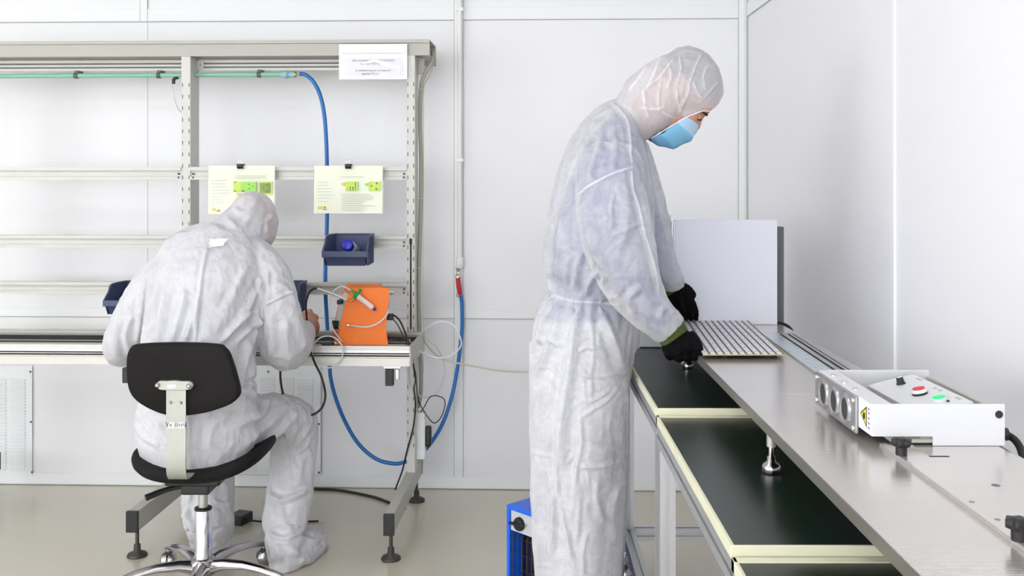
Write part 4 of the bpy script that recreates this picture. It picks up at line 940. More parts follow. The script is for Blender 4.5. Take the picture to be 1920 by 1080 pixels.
# cables at the right
b = MB(); b.tube([P(1886, 814, 1.74), P(1893, 818, 1.74), P(1903, 825, 1.73), P(1912, 838, 1.72), P(1918, 856, 1.70), P(1924, 876, 1.68), P(1930, 905, 1.66), P(1938, 960, 1.62), P(1945, 1100, 1.6)], .0065, 10); b.lathe(P(1886, 814, 1.74)-Vector((.03, 0, -.0)), (1, 0, 0), [(.008, 0), (.008, .022), (.011, .024), (.011, .032), (.006, .034)], 14)
b.build('power_cord', 'cable', mc)
b = MB(); b.tube([P(1447, 609.5, 3.195), P(1458, 607, 3.19), P(1468, 608, 3.17), P(1478, 613, 3.15), P(1484, 620, 3.13), P(1488.5, 627.5, 3.12)], .006, 10); cab_cord = b

# ------------------------------------------------------------------ strip board being handled
bo = Vector((.455, 2.545, ZT)); ea = math.radians(-4.0)
BT = lambda a, c, z: Vector((bo.x+a*math.cos(ea)-c*math.sin(ea)*1, bo.y+a*math.sin(ea)*-1*0+c*math.cos(ea), z))
lb = thing('strip_board', 'board of white light strips side by side, held by the standing worker', 'circuit board', bo)
BW, BL = .207, .62; zb0 = ZT+.0125
b = MB(BT); b.box(0, BW, 0, BL, zb0-.0016, zb0); b.mi = 1; b.box(0, BW+.001, -.0015, 0, zb0-.0024, zb0+.0006); b.box(BW, BW+.0015, 0, BL, zb0-.0024, zb0+.0006)
for i in range(16): b.box(.006+i*.0128, .009+i*.0128, -.004, -.0015, zb0-.0022, zb0+.0002)
b.build('backing_board', ['pcbb', 'pcbe'], lb)
ns = 11
for i in range(ns):
    a0 = .002+i*(BW-.001)/ns
    b = MB(BT); b.box(a0, a0+.0118, .003, BL-.002, zb0, zb0+.0016); b.mi = 1
    for k in range(9): b.box(a0+.0045, a0+.0075, .03+k*.066, .036+k*.066, zb0+.0016, zb0+.0019)
    b.build('light_strip', ['pcb', 'ink2'], lb)
b = MB(BT)
for a in (.06, BW-.02):
    for c in (.04, BL-.06): b.box(a-.006, a+.006, c-.006, c+.006, ZT+.0002, zb0-.0016)
b.build('standoff', 'black', lb)

# ------------------------------------------------------------------ white cabinet behind the table
cb = thing('equipment_cabinet', 'white equipment cabinet with a square bluish front panel on the far bench by the corner', 'cabinet', (.5, 3.4, .865))
zt_ = CH-(405-CY)*3.25/FL
xk = P(1258, 0, 3.235).x
b = MB(); b.box(.33, xk, 3.235, 3.52, .8665, zt_); b.box(xk, .80, 3.235, 3.52, .8665, CH-(424-CY)*3.235/FL); b.build('cabinet_body', 'white', cb, .003)
b = MB(); b.box(.42, P(1257, 0, 3.233).x, 3.228, 3.235, CH-(428-CY)*3.23/FL, zt_-.004); b.build('corner_cover', 'white', cb, .002)
q0, q1 = P(1234, 404.5, 3.23), P(1257, 409, 3.23); b = MB(); b.box(q0.x-.02, q1.x, 3.215, 3.24, q1.z, q0.z+.003); b.build('top_trim', 'white', cb, .001)
q0, q1 = P(1457, 425, 3.21), P(1468.5, 607, 3.21)
b = MB(); b.box(q0.x-.05, q1.x, 3.20, 3.2345, ZT, q0.z); b.build('side_dark_strip', 'grey_d', cb, .002)  # plain dark grey strip at the right of the door
cab_cord.build('power_cord', 'cable', cb)
q0, q1 = P(1264, 412, 3.165), P(1456, 609, 3.165)
b = MB(); b.box(q0.x, q1.x, 3.155, 3.175, ZT+.0005, q0.z); wpn = b.build('door', 'panelw', cb, .0015)
q0, q1 = P(1258.5, 415, 3.165), P(1264, 609, 3.165)
b = MB(); b.box(q0.x, q0.x+.004, 3.155, 3.175, ZT+.0005, q0.z); b.mi = 1; b.box(q0.x+.004, q0.x+.006, 3.160, 3.175, ZT+.0005, q0.z); b.mi = 0; b.box(q0.x+.006, q1.x+.001, 3.157, 3.175, ZT+.0005, q0.z); b.build('edge_profile', ['alu2', 'slot'], wpn)

# ------------------------------------------------------------------ people
def lofts(paths, n=28, sub=4):
    """paths: list of (rings, options); ring = (px, py, Y, half width across, half width in depth) or a world Vector in place of px,py,Y"""
    V, Fs = [], []
    for rings in paths:
        c = [Vector(r[0]) if isinstance(r[0], Vector) else P(r[0], r[1], r[2]) for r in rings]
        ra = [r[-2] for r in rings]; rb = [r[-1] for r in rings]
        if len(c) > 2:
            cc = catmull(c, sub); m = len(c)-1
            def itp(arr, t):
                i = min(int(t), m-1); f = t-i
                p0, p1, p2, p3 = arr[max(i-1, 0)], arr[i], arr[i+1], arr[min(i+2, m)]
                return max(.001, .5*((2*p1)+(p2-p0)*f+(2*p0-5*p1+4*p2-p3)*f*f+(3*p1-p0-3*p2+p3)*f**3))
            A = [itp(ra, k/sub) for k in range(m*sub+1)]; B = [itp(rb, k/sub) for k in range(m*sub+1)]
        else: cc, A, B = c, ra, rb
        t = (cc[1]-cc[0]).normalized(); a = Vector((0, 1, 0)).cross(t)
        if a.length < .25: a = Vector((1, 0, 0)).cross(t)
        a.normalize(); base = len(V); N = len(cc)
        for i in range(N):
            t = (cc[min(i+1, N-1)]-cc[max(i-1, 0)]).normalized(); a = (a-t*a.dot(t)).normalized(); bb = t.cross(a)
            for k in range(n):
                q = 2*math.pi*k/n; V.append(cc[i]+a*(A[i]*math.cos(q))+bb*(B[i]*math.sin(q)))
        for i in range(N-1):
            for k in range(n): Fs.append((base+i*n+k, base+i*n+(k+1) % n, base+(i+1)*n+(k+1) % n, base+(i+1)*n+k))
        V.append(cc[0]); Fs += [(len(V)-1, base+(k+1) % n, base+k) for k in range(n)]
        V.append(cc[-1]); e = base+(N-1)*n; Fs += [(len(V)-1, e+k, e+(k+1) % n) for k in range(n)]
    return V, Fs
def blob(c, ax, r, n=16):
    """ellipsoid: centre, three axes, three radii"""
    V, Fs = [], []
    for i in range(n+1):
        th = math.pi*i/n
        for k in range(2*n):
            ph = math.pi*k/n
            V.append(Vector(c)+ax[0]*(r[0]*math.sin(th)*math.cos(ph))+ax[1]*(r[1]*math.sin(th)*math.sin(ph))+ax[2]*(r[2]*math.cos(th)))
    for i in range(n):
        for k in range(2*n): Fs.append((i*2*n+k, i*2*n+(k+1) % (2*n), (i+1)*2*n+(k+1) % (2*n), (i+1)*2*n+k))
    return V, Fs
def merge(*vf):
    V, Fs = [], []
    for v, f in vf:
        b = len(V); V += list(v); Fs += [tuple(b+i for i in q) for q in f]
    return V, Fs
def union(vf, voxel, smooth=6, fac=.5):
    V, Fs = vf
    me = bpy.data.meshes.new('u'); me.from_pydata([tuple(v) for v in V], [], Fs)
    bm = bmesh.new(); bm.from_mesh(me); bmesh.ops.recalc_face_normals(bm, faces=bm.faces); bm.to_mesh(me); bm.free()
    o = bpy.data.objects.new('u', me); COL.objects.link(o)
    r = o.modifiers.new('r', 'REMESH'); r.mode = 'VOXEL'; r.voxel_size = voxel
    if smooth: s = o.modifiers.new('s', 'SMOOTH'); s.factor = fac; s.iterations = smooth
    dg = bpy.context.evaluated_depsgraph_get(); out = bpy.data.meshes.new_from_object(o.evaluated_get(dg))
    bpy.data.objects.remove(o); bpy.data.meshes.remove(me)
    return out
def arrays(me):
    n = len(me.vertices); co = np.empty(n*3, np.float64); me.vertices.foreach_get('co', co); co = co.reshape(-1, 3)
    no = np.empty(n*3, np.float64); me.vertex_normals.foreach_get('vector', no)
    return co, no.reshape(-1, 3)
def project(co): return CX+FL*co[:, 0]/co[:, 1], CY-FL*(co[:, 2]-CH)/co[:, 1]
def crease_field(px, py, lines):
    """folds and seams as raised lines; each line = (points in the photo frame, height in m, half width in px)"""
    d_ = np.zeros(len(px))
    for pts, amp, w in lines:
        pts = [(p.x, p.z) for p in catmull([Vector((x, 0, y)) for x, y in pts], 4)] if len(pts) > 2 else pts
        best = np.full(len(px), 1e9); tt = np.zeros(len(px)); ns = len(pts)-1
        for i in range(ns):
            ax, ay = pts[i]; bx, by = pts[i+1]; dx, dy = bx-ax, by-ay; L2 = dx*dx+dy*dy+1e-9
            t = np.clip(((px-ax)*dx+(py-ay)*dy)/L2, 0, 1); q = np.hypot(px-ax-t*dx, py-ay-t*dy)
            m = q < best; best = np.where(m, q, best); tt = np.where(m, (i+t)/ns, tt)
        env = np.clip(np.minimum(tt, 1-tt)*6+.25, 0, 1)
        d_ += amp*env*(np.exp(-(best/w)**2)-.55*np.exp(-((best-2.1*w)/(1.1*w))**2))
    return d_
def foldnoise(co, sc, seed, ridge=True):
    out = np.empty(len(co)); s = Vector(sc); off = Vector((seed*3.1, seed*1.7, seed*.9))
    for i, c in enumerate(co):
        v = noise.noise(Vector((c[0]*s.x, c[1]*s.y, c[2]*s.z))+off)
        out[i] = (1-2*abs(v))-.6 if ridge else v
    return out
def finish(name, me, mats, parent, co=None, face_mat=None):
    if co is not None: me.vertices.foreach_set('co', co.reshape(-1)); me.update()
    base = wloc(parent); me.transform(Matrix.Translation(-base)); me.name = name
    me.materials.clear()
    for m in mats: me.materials.append(M[m])
    me.polygons.foreach_set('use_smooth', [True]*len(me.polygons))
    if face_mat is not None: me.polygons.foreach_set('material_index', face_mat)
    o = bpy.data.objects.new(name, me); COL.objects.link(o); o.parent = parent; return o
def tuck(body, garment, depth, mask=None):
    """keep the body inside the cloth that covers it"""
    from mathutils.bvhtree import BVHTree
    me = garment.data; bv = BVHTree.FromPolygons([v.co for v in me.vertices], [p.vertices for p in me.polygons])
    for v in body.data.vertices:
        if mask is not None and not mask(v.co+wloc(body)): continue
        loc, nrm, i, d = bv.find_nearest(v.co, .08)
        if loc is None: continue
        sd = (v.co-loc).dot(nrm)
        if sd > -depth: v.co = loc-nrm*depth
def layer(me, val):
    a = me.attributes.new('layer', 'FLOAT', 'POINT'); a.data.foreach_set('value', np.clip(val, 0, 1).astype(np.float32))
def facec(me):
    n = len(me.polygons); c = np.empty(n*3); me.polygons.foreach_get('center', c); return c.reshape(-1, 3)
def cut(me, fn):
    """delete the faces whose centre satisfies fn (an opening in a garment)"""
    kill = fn(facec(me)); bm = bmesh.new(); bm.from_mesh(me); bm.faces.ensure_lookup_table()
    bmesh.ops.delete(bm, geom=[bm.faces[i] for i in np.nonzero(kill)[0]], context='FACES'); bm.to_mesh(me); bm.free(); me.update()
def patch(name, src, poly, off, mats, parent, thick=.0008, fm=None):
    """a patch of cloth lying on the near side of a garment inside a polygon of the photo frame"""
    me = src.data; base = wloc(src); co, no = arrays(me); co = co+np.array(base)
    fc = facec(me)+np.array(base); fx, fy = project(fc)
    inside = np.zeros(len(fc), bool); n = len(poly)
    for i in range(n):
        x0, y0 = poly[i]; x1, y1 = poly[(i+1) % n]
        c = ((y0 > fy) != (y1 > fy)) & (fx < (x1-x0)*(fy-y0)/((y1-y0) or 1e-9)+x0); inside ^= c
    fn = np.empty(len(fc)*3); me.polygons.foreach_get('normal', fn); fn = fn.reshape(-1, 3)
    view = fc-np.array([0, 0, CH]); inside &= (fn*view).sum(1) < 0
    ids = np.nonzero(inside)[0]; mp = {}; V = []; Fs = []
    for f in ids:
        q = []
        for vi in me.polygons[f].vertices:
            if vi not in mp: mp[vi] = len(V); V.append(co[vi]+no[vi]*off)
            q.append(mp[vi])
        Fs.append(q)
    m2 = bpy.data.meshes.new(name); m2.from_pydata([tuple(v) for v in V], [], Fs)
    o = finish(name, m2, mats, parent)
    bm = bmesh.new(); bm.from_mesh(m2); seen = set(); isl = []
    for f in bm.faces:
        if f in seen: continue
        st = [f]; seen.add(f); g = []
        while st:
            q = st.pop(); g.append(q)
            for e in q.edges:
                for r in e.link_faces:
                    if r not in seen: seen.add(r); st.append(r)
        isl.append(g)
    isl.sort(key=len); bmesh.ops.delete(bm, geom=[f for g in isl[:-1] for f in g], context='FACES'); bm.to_mesh(m2); bm.free(); m2.update()
    if fm is not None:
        c = facec(m2)+np.array(wloc(parent)); x, y = project(c); m2.polygons.foreach_set('material_index', fm(x, y).astype(int))
    return o

# ---------------- standing worker
sp = thing('person', 'standing person in white hooded coverall, blue mask and black gloves, bending over a board', 'person', (.16, 2.85, 0))
Ys = 2.85
HU, HF, HS = Vector((.707, 0, .707)), Vector((.707, 0, -.707)), Vector((0, -1, 0))
HC = P(1280, 172, Ys)
def HL(f, u, s=0): return HC+HF*f+HU*u+HS*s
def head_rings(k=1.0, u0=-9, off=0):
    R = [(-.118, .052, .022, .02), (-.108, .045, .045, .04), (-.085, .03, .062, .054), (-.06, .02, .075, .062), (-.03, .005, .088, .068), (0, 0, .094, .073), (.035, -.004, .097, .076), (.07, -.008, .089, .069), (.098, -.012, .064, .05), (.112, -.014, .035, .028), (.117, -.014, .008, .008)]
    out = []
    for u, f, rf, rs in R:
        if u < u0: continue
        out.append([HL(f+rf*k*math.cos(q)+off, u*(1 if u < 0 else k), rs*k*math.sin(q)) for q in [2*math.pi*i/32 for i in range(32)]])
    V = [p for r in out for p in r]; Fs = []
    for i in range(len(out)-1):
        for j in range(32): Fs.append((i*32+j, i*32+(j+1) % 32, (i+1)*32+(j+1) % 32, (i+1)*32+j))
    Fs += [tuple(range(32)), tuple(range((len(out)-1)*32, len(out)*32))]
    return V, Fs
nose = lofts([[(HL(.083, .004), .009, .010), (HL(.086, -.018), .009, .011), (HL(.094, -.040), .013, .015), (HL(.092, -.052), .013, .016), (HL(.085, -.054), .010, .012)]], 14)
brow = merge(*[blob(HL(.080, .004, s), (HF, HS, HU), (.014, .024, .010), 10) for s in (-.030, .030)])
cheek = merge(*[blob(HL(.062, -.040, s), (HF, HS, HU), (.022, .024, .022), 10) for s in (-.036, .036)])
lips = merge(blob(HL(.088, -.076), (HF, HS, HU), (.012, .024, .007), 10), blob(HL(.085, -.088), (HF, HS, HU), (.012, .020, .007), 10), blob(HL(.076, -.108), (HF, HS, HU), (.020, .022, .016), 10))
ears = merge(*[blob(HL(-.018, -.012, s*.076), ((HF*.95+HS*.3*s).normalized(), HS, HU), (.018, .008, .032), 10) for s in (-1, 1)])
neck = lofts([[(1188, 236, Ys, .062, .062), (1215, 215, Ys, .058, .056), (1240, 192, Ys, .056, .054), (1265, 175, Ys, .054, .054)]], 20)
T_ = [(1085, 700, Ys, .10, .15), (1095, 640, Ys, .125, .17), (1106, 560, Ys, .108, .15), (1116, 480, Ys, .125, .165), (1130, 400, Ys, .118, .18), (1146, 330, Ys, .105, .18), (1165, 275, Ys, .085, .165), (1186, 235, Ys, .06, .09)]
armN = [(1158, 292, 2.70, .06, .06), (1150, 330, 2.66, .062, .062), (1155, 400, 2.64, .058, .058), (1168, 480, 2.63, .052, .052), (1200, 548, 2.63, .045, .045), (1235, 598, 2.635, .034, .034), (1256, 622, 2.635, .026, .03)]
armF = [(1165, 292, 3.00, .06, .06), (1180, 340, 3.05, .06, .06), (1205, 410, 3.07, .054, .054), (1228, 480, 3.06, .046, .046), (1252, 524, 3.05, .034, .034), (1267, 545, 3.05, .026, .03)]
legN = [(1092, 660, 2.76, .10, .095), (1088, 760, 2.76, .088, .085), (1086, 880, 2.755, .075, .072), (1085, 980, 2.75, .06, .06), (1080, 1120, 2.75, .052, .055), (1076, 1240, 2.75, .04, .042), (1074, 1285, 2.75, .04, .045)]
legF = [(1105, 660, 2.95, .10, .095), (1110, 760, 2.95, .088, .085), (1112, 880, 2.955, .075, .072), (1112, 960, 2.96, .06, .06), (1108, 1080, 2.96, .052, .055), (1104, 1180, 2.96, .04, .042), (1102, 1215, 2.96, .04, .045)]
footN = [(P(1060, 1283, 2.75), .035, .04), (P(1090, 1287, 2.74), .042, .048), (P(1130, 1291, 2.73), .03, .05), (P(1152, 1295, 2.73), .02, .04)]
footF = [(P(1090, 1214, 2.96), .035, .04), (P(1118, 1218, 2.95), .042, .048), (P(1155, 1222, 2.94), .03, .05), (P(1175, 1225, 2.94), .02, .04)]
me = union(merge(head_rings(), nose, brow, cheek, lips, ears, neck, lofts([T_, armN, armF, legN, legF, footN, footF], 24)), .0055, 3)
fc = facec(me); fx, fy = project(fc); fm = np.zeros(len(fc), int)
fm[(fx < 1196-(fy-232)*.0) & (fy > 236)] = 1; fm[(fy > 290)] = 1; fm[(fy > 606) & (fc[:, 0] < .33) & ~((fx > 1200))] = 2
collar = (fc-np.array(P(1198, 232, Ys))) @ np.array([.75, 0, .66]); fm[(collar < 0) & (fm == 0)] = 1
body = finish('body', me, ['skin', 'shirt', 'pants'], sp, None, fm)
# hair
V, Fs = head_rings(1.035, .0); me = union((V, Fs), .006, 2)
cut(me, lambda c: ((c-np.array(HC)) @ np.array(HF) > .066-.25*np.maximum(0, .05-(c-np.array(HC)) @ np.array(HU))) | (((c-np.array(HC)) @ np.array(HU) < .018) & ((c-np.array(HC)) @ np.array(HF) > -.03)))
hair = finish('hair', me, ['hair'], sp)
for s in (-.030, .030):
    b = MB(); c = HL(.0755, -.024, s); b.add(*blob(c, (HF, HS, HU), (.0125, .014, .0115), 12), True); lid = b.build('eyelid', 'skin', sp)
    b = MB(); b.tube([HL(.064, -.036, s*1.65), HL(.080, -.0315, s*1.25), HL(.0885, -.026, s), HL(.0885, -.022, s*.8)], .0026, 8, 4); b.build('lash_and_shade', 'brow', lid)  # lash thickened to take in the dark shade round the eye
    b = MB(); b.add(*blob(HL(.0775, -.027, s), (HF, HS, HU), (.0118, .0105, .006), 10), True); b.build('eye', 'eye', sp)
    b = MB(); b.tube([HL(.076, -.010, s*1.75), HL(.0905, -.004, s*1.2), HL(.0915, -.004, s*.6)], lambda t: .0014+.0020*t*(1-t)*4, 8, 5); b.build('eyebrow', 'brow', sp)
# surgical mask
rows = [((.0965, -.038), (.050, -.053, .066), 2.6), ((.108, -.053), (.047, -.066, .069), 2.2), ((.112, -.079), (.044, -.087, .069), 2.2), ((.106, -.106), (.043, -.106, .067), 2.2), ((.093, -.132), (.037, -.132, .060), 2.2), ((.064, -.154), (.031, -.152, .045), 2.2), ((.036, -.160), (.027, -.160, .030), 2.2)]
b = MB(); G = []; NS = 24; NR = 30
def lerp_row(t):
    m_ = len(rows)-1; i = min(int(t*m_), m_-1); f = t*m_-i
    a, c = rows[i], rows[i+1]; L_ = lambda p, q: tuple(x+(y-x)*f for x, y in zip(p, q))
    return L_(a[0], c[0]), L_(a[1], c[1]), a[2]+(c[2]-a[2])*f
for i in range(NR+1):
    t = i/NR; cen, ed, ex = lerp_row(t); pl_ = .0020*math.sin(t*math.pi*7)*(1 if .2 < t < .9 else .2)
    row = []
    for j in range(NS+1):
        q = -1+2*j/NS; w_ = (1-abs(q)**ex)**.8
        f = ed[0]+(cen[0]-ed[0])*w_; u = ed[1]+(cen[1]-ed[1])*w_
        row.append(HL(f+pl_, u-pl_*.3, ed[2]*q))
    G.append(row)
vs = [p for r in G for p in r]; fs = []
b.add(vs, [], True)
for i in range(NR):
    for j in range(NS):
        b.f.append([i*(NS+1)+j, i*(NS+1)+j+1, (i+1)*(NS+1)+j+1, (i+1)*(NS+1)+j]); b.m.append(1 if i < 9 else 0); b.s.append(True)
mk = b.build('face_mask', ['maskb', 'maskw'], sp); so = mk.modifiers.new('thick', 'SOLIDIFY'); so.thickness = .0012
# coverall
C_T = [(1088, 720, Ys, .135, .165), (1095, 640, Ys, .150, .195), (1104, 595, Ys, .138, .185), (1109, 556, Ys, .120, .160), (1117, 520, Ys, .146, .19), (1121, 470, Ys, .158, .205), (1128, 400, Ys, .148, .215), (1134, 335, Ys, .138, .21), (1143, 281, Ys, .113, .19), (1158, 241, Ys, .086, .135), (1173, 220, Ys, .066, .09), (1184, 210, Ys, .052, .07)]
C_AN = [(1150, 292, 2.70, .078, .07), (1143, 340, 2.655, .092, .082), (1150, 410, 2.625, .097, .088), (1163, 470, 2.615, .093, .085), (1183, 530, 2.615, .078, .073), (1213, 575, 2.62, .060, .057), (1240, 602, 2.63, .049, .048), (1257, 618, 2.635, .047, .046), (1260, 621, 2.635, .040, .040)]
C_AF = [(1170, 285, 2.99, .075, .07), (1187, 335, 3.06, .078, .075), (1205, 410, 3.085, .078, .075), (1226, 470, 3.07, .063, .06), (1246, 510, 3.055, .050, .048), (1261, 535, 3.05, .043, .041), (1263, 539, 3.05, .036, .036)]
C_LN = [(1086, 640, 2.775, .140, .115), (1085, 720, 2.77, .138, .12), (1085, 800, 2.765, .138, .118), (1084, 880, 2.76, .133, .115), (1083, 960, 2.755, .127, .11), (1082, 1050, 2.75, .120, .105), (1080, 1140, 2.75, .108, .098), (1078, 1230, 2.75, .085, .08), (1077, 1262, 2.75, .05, .06)]
C_LF = [(1100, 640, 2.93, .138, .112), (1106, 720, 2.94, .128, .115), (1105, 800, 2.95, .125, .113), (1103, 880, 2.955, .122, .11), (1100, 960, 2.96, .118, .105), (1098, 1050, 2.96, .112, .10), (1095, 1130, 2.96, .098, .09), (1093, 1180, 2.96, .05, .06)]
me = union(merge(lofts([C_T, C_AN, C_AF, C_LN, C_LF], 36)), .0041, 14)
co, no = arrays(me); px, py = project(co)
near = np.clip(-(no*((co-np.array([0, 0, CH]))/np.linalg.norm(co-np.array([0, 0, CH]), axis=1)[:, None])).sum(1)*3+.2, 0, 1)
S_CR = [
 ([(1184, 314), (1150, 325), (1110, 345), (1078, 366)], .0075, 3.0), ([(1184, 314), (1186, 350), (1200, 392), (1212, 447), (1225, 500), (1235, 556)], .008, 3.2),
 ([(1146, 190), (1162, 206), (1176, 232), (1181, 268), (1184, 314)], .0075, 3.0), ([(1186, 306), (1210, 318), (1222, 342)], .004, 3),
 ([(1100, 262), (1075, 320), (1058, 380), (1050, 450), (1047, 540)], .014, 9), ([(1072, 285), (1042, 360), (1030, 430), (1027, 500), (1030, 545)], .012, 8), ([(1128, 258), (1112, 300), (1104, 335)], .008, 6),
 ([(1150, 240), (1155, 280), (1150, 318)], .007, 6), ([(1092, 470), (1082, 505), (1072, 548)], .008, 6), ([(1118, 510), (1104, 535), (1098, 556)], .008, 5), ([(1065, 480), (1062, 520), (1062, 552)], .008, 5),
 ([(1152, 362), (1146, 392), (1149, 420)], .005, 3), ([(1082, 386), (1110, 394), (1140, 404)], .004, 3), ([(1204, 418), (1180, 428), (1150, 440)], .004, 4), ([(1110, 450), (1122, 490), (1140, 530)], .007, 7), ([(1128, 520), (1137, 545), (1150, 562)], .008, 4),
 ([(1090, 385), (1096, 430), (1112, 480)], .007, 8), ([(1170, 350), (1178, 400), (1170, 450)], .006, 9), ([(1200, 540), (1180, 560), (1190, 590)], .006, 6), ([(1245, 575), (1238, 594), (1246, 606)], .005, 5), ([(1236, 560), (1250, 576), (1266, 588)], .005, 6),
 ([(1082, 596), (1074, 650), (1064, 710), (1056, 770), (1050, 830), (1050, 900)], .016, 9), ([(1108, 598), (1112, 650), (1109, 700), (1108, 750)], .006, 3.5), ([(1128, 592), (1142, 620), (1156, 660), (1168, 700)], .011, 7), ([(1050, 590), (1040, 620), (1026, 650), (1012, 700)], .010, 7), ([(1022, 590), (1012, 620), (1004, 660)], .008, 6),
 ([(1078, 700), (1108, 708), (1150, 703), (1172, 700)], .005, 3), ([(1094, 780), (1115, 765), (1140, 748), (1160, 725)], .007, 3.5), ([(1076, 762), (1092, 750), (1110, 752), (1150, 728)], .006, 3.5), ([(1150, 750), (1162, 738), (1173, 726)], .004, 3), ([(1014, 688), (1030, 690), (1050, 698)], .005, 3), ([(1086, 660), (1100, 650), (1120, 654), (1140, 668)], .008, 4), ([(1086, 690), (1100, 704), (1108, 703)], .006, 4),
 ([(1018, 770), (1030, 785), (1048, 800)], .003, 2.5), ([(1040, 830), (1043, 880), (1042, 940)], .007, 4), ([(1086, 780), (1090, 830), (1080, 880), (1076, 960)], .006, 4), ([(1172, 858), (1150, 870), (1116, 876), (1090, 874)], .007, 4), ([(1060, 820), (1066, 838), (1078, 850), (1062, 868)], .005, 4), ([(994, 846), (1020, 854), (1040, 862)], .004, 3),
 ([(1045, 900), (1052, 960), (1064, 1010), (1072, 1050)], .007, 4), ([(1032, 880), (1036, 970), (1030, 1040)], .008, 6), ([(1005, 944), (1025, 945), (1034, 944)], .003, 2.5), ([(1086, 905), (1085, 960), (1083, 1010)], .005, 4), ([(1100, 1000), (1092, 1040), (1094, 1078)], .005, 4), ([(1004, 1062), (1020, 1060), (1030, 1066)], .004, 3), ([(1120, 900), (1118, 940), (1135, 980)], .005, 6), ([(1150, 940), (1160, 920), (1172, 900)], .004, 4), ([(1160, 905), (1150, 960), (1152, 1020)], .005, 7)]
d_ = crease_field(px, py, [(a, h*(.6 if w < 4 else 1), w) for a, h, w in S_CR])*near
up = co[:, 2]
zw = CH-(np.interp(px, [1015, 1030, 1050, 1100, 1170], [543, 549, 558, 566, 571])-CY)*Ys/FL
ang = np.arctan2(co[:, 1]-Ys, co[:, 0]-P(1108, 0, Ys).x)
tor = np.clip(1-np.abs(co[:, 1]-Ys)/.25, 0, 1)*(px < 1200)*((co[:, 1] > 2.69) | (px < 1125))
ruf = np.where(up > zw, np.exp(-((up-zw)/.06)**2), np.exp(-((up-zw)/.11)**2))
d_ += tor*ruf*.0125*np.sin(ang*22+2*np.sin(up*22)+2*np.sin(ang*7))
d_ -= tor*.015*np.exp(-((up-zw)/.012)**2)
layer(me, crease_field(px, py, [(a, 1.2, w*.75) for a, h, w in S_CR[:3]]+[([(1022, 546), (1045, 557), (1075, 564), (1110, 567), (1165, 571)], .6, 2.6)])*near)
d_ += foldnoise(co, (7, 7, 2.2), 1)*np.where(up < .85, .004, .006)
d_ += foldnoise(co, (16, 16, 9), 2)*.0028
d_ += foldnoise(co, (34, 34, 26), 3)*.0011
co2 = co+no*d_[:, None]
lim = (up < .93) & (co2[:, 0] > BX0-.006) & (up > .2); co2[lim, 0] = BX0-.006-.002*(co2[lim, 0]-BX0)
gown = finish('coverall', me, ['gown'], sp, co2)
tuck(body, gown, .006, lambda c: (c-P(1186, 214, Ys)).dot(Vector((.75, 0, .66))) < 0 and project(np.array([c]))[0][0] < 1262+(22 if c.y > 2.9 else 0))
# hood: loose cloth from the collar over the skull, open at the face
hood_r = [(1166, 228, Ys, .058, .085), (1187, 218, Ys, .079, .088), (1207, 206, Ys, .090, .090), (1234, 181, Ys, .096, .092), (1262, 167, Ys, .099, .091), (1286, 160, Ys, .097, .089), (1308, 152, Ys, .080, .078), (1326, 143, Ys, .05, .05), (1334, 139, Ys, .02, .02)]
V, Fs = head_rings(1.055, -.07)
me = union(merge(lofts([hood_r], 30), (V, Fs), blob(HL(-.006, .016), (HF, HS, HU), (.103, .087, .103), 16)), .0042, 14)
co, no = arrays(me); px, py = project(co)
H_CR = [([(1317, 98), (1306, 120), (1294, 150), (1290, 175), (1280, 195), (1272, 215)], .006, 2.2), ([(1274, 104), (1276, 130), (1268, 160)], .005, 2.2), ([(1236, 110), (1225, 140), (1212, 165)], .007, 4), ([(1262, 112), (1235, 145), (1212, 163)], .007, 3), ([(1212, 125), (1195, 150), (1180, 170)], .006, 4), ([(1240, 140), (1234, 180), (1236, 212)], .005, 2.5), ([(1268, 165), (1270, 190), (1278, 214)], .005, 2.5),
 ([(1300, 155), (1308, 175), (1316, 186)], .004, 2.5), ([(1345, 155), (1330, 172), (1314, 192)], .004, 2.2), ([(1328, 120), (1318, 145), (1322, 170)], .003, 2.5), ([(1205, 165), (1208, 195), (1216, 222)], .005, 4), ([(1238, 208), (1255, 218), (1268, 222)], .004, 2.5), ([(1146, 190), (1162, 206), (1176, 230)], .006, 3), ([(1200, 200), (1225, 205), (1245, 200)], .004, 4), ([(1250, 115), (1258, 140), (1250, 165)], .004, 3)]
nearh = np.clip(-no[:, 1]*-1*-3+.2, 0, 1) if False else np.clip(-no[:, 1]*3+.2, 0, 1)
layer(me, crease_field(px, py, [(a, .8, w*.6) for a, h, w in H_CR])*nearh)
d_ = crease_field(px, py, [(a, h*.4, w*1.1) for a, h, w in H_CR])*nearh + foldnoise(co, (24, 24, 14), 5)*.0035 + foldnoise(co, (60, 60, 40), 6)*.0010
me.vertices.foreach_set('co', (co+no*d_[:, None]).reshape(-1)); me.update()
pe = np.array(P(1280, 226, Ys)); hn = np.array([.43, 0, -.90])
def opening(c):
    x, y = project(c); edge = np.interp(x, [1195, 1218, 1255, 1282, 1310, 1325, 1345, 1360], [275, 258.5, 236, 221, 210.5, 211, 197, 190])
    return (y > edge) & (x > 1196)
cut(me, opening)
cut(me, lambda c: (lambda x, y: (x < 1200) & (y > 232+(x-1175)*.4) & (y > 225))(*project(c)))
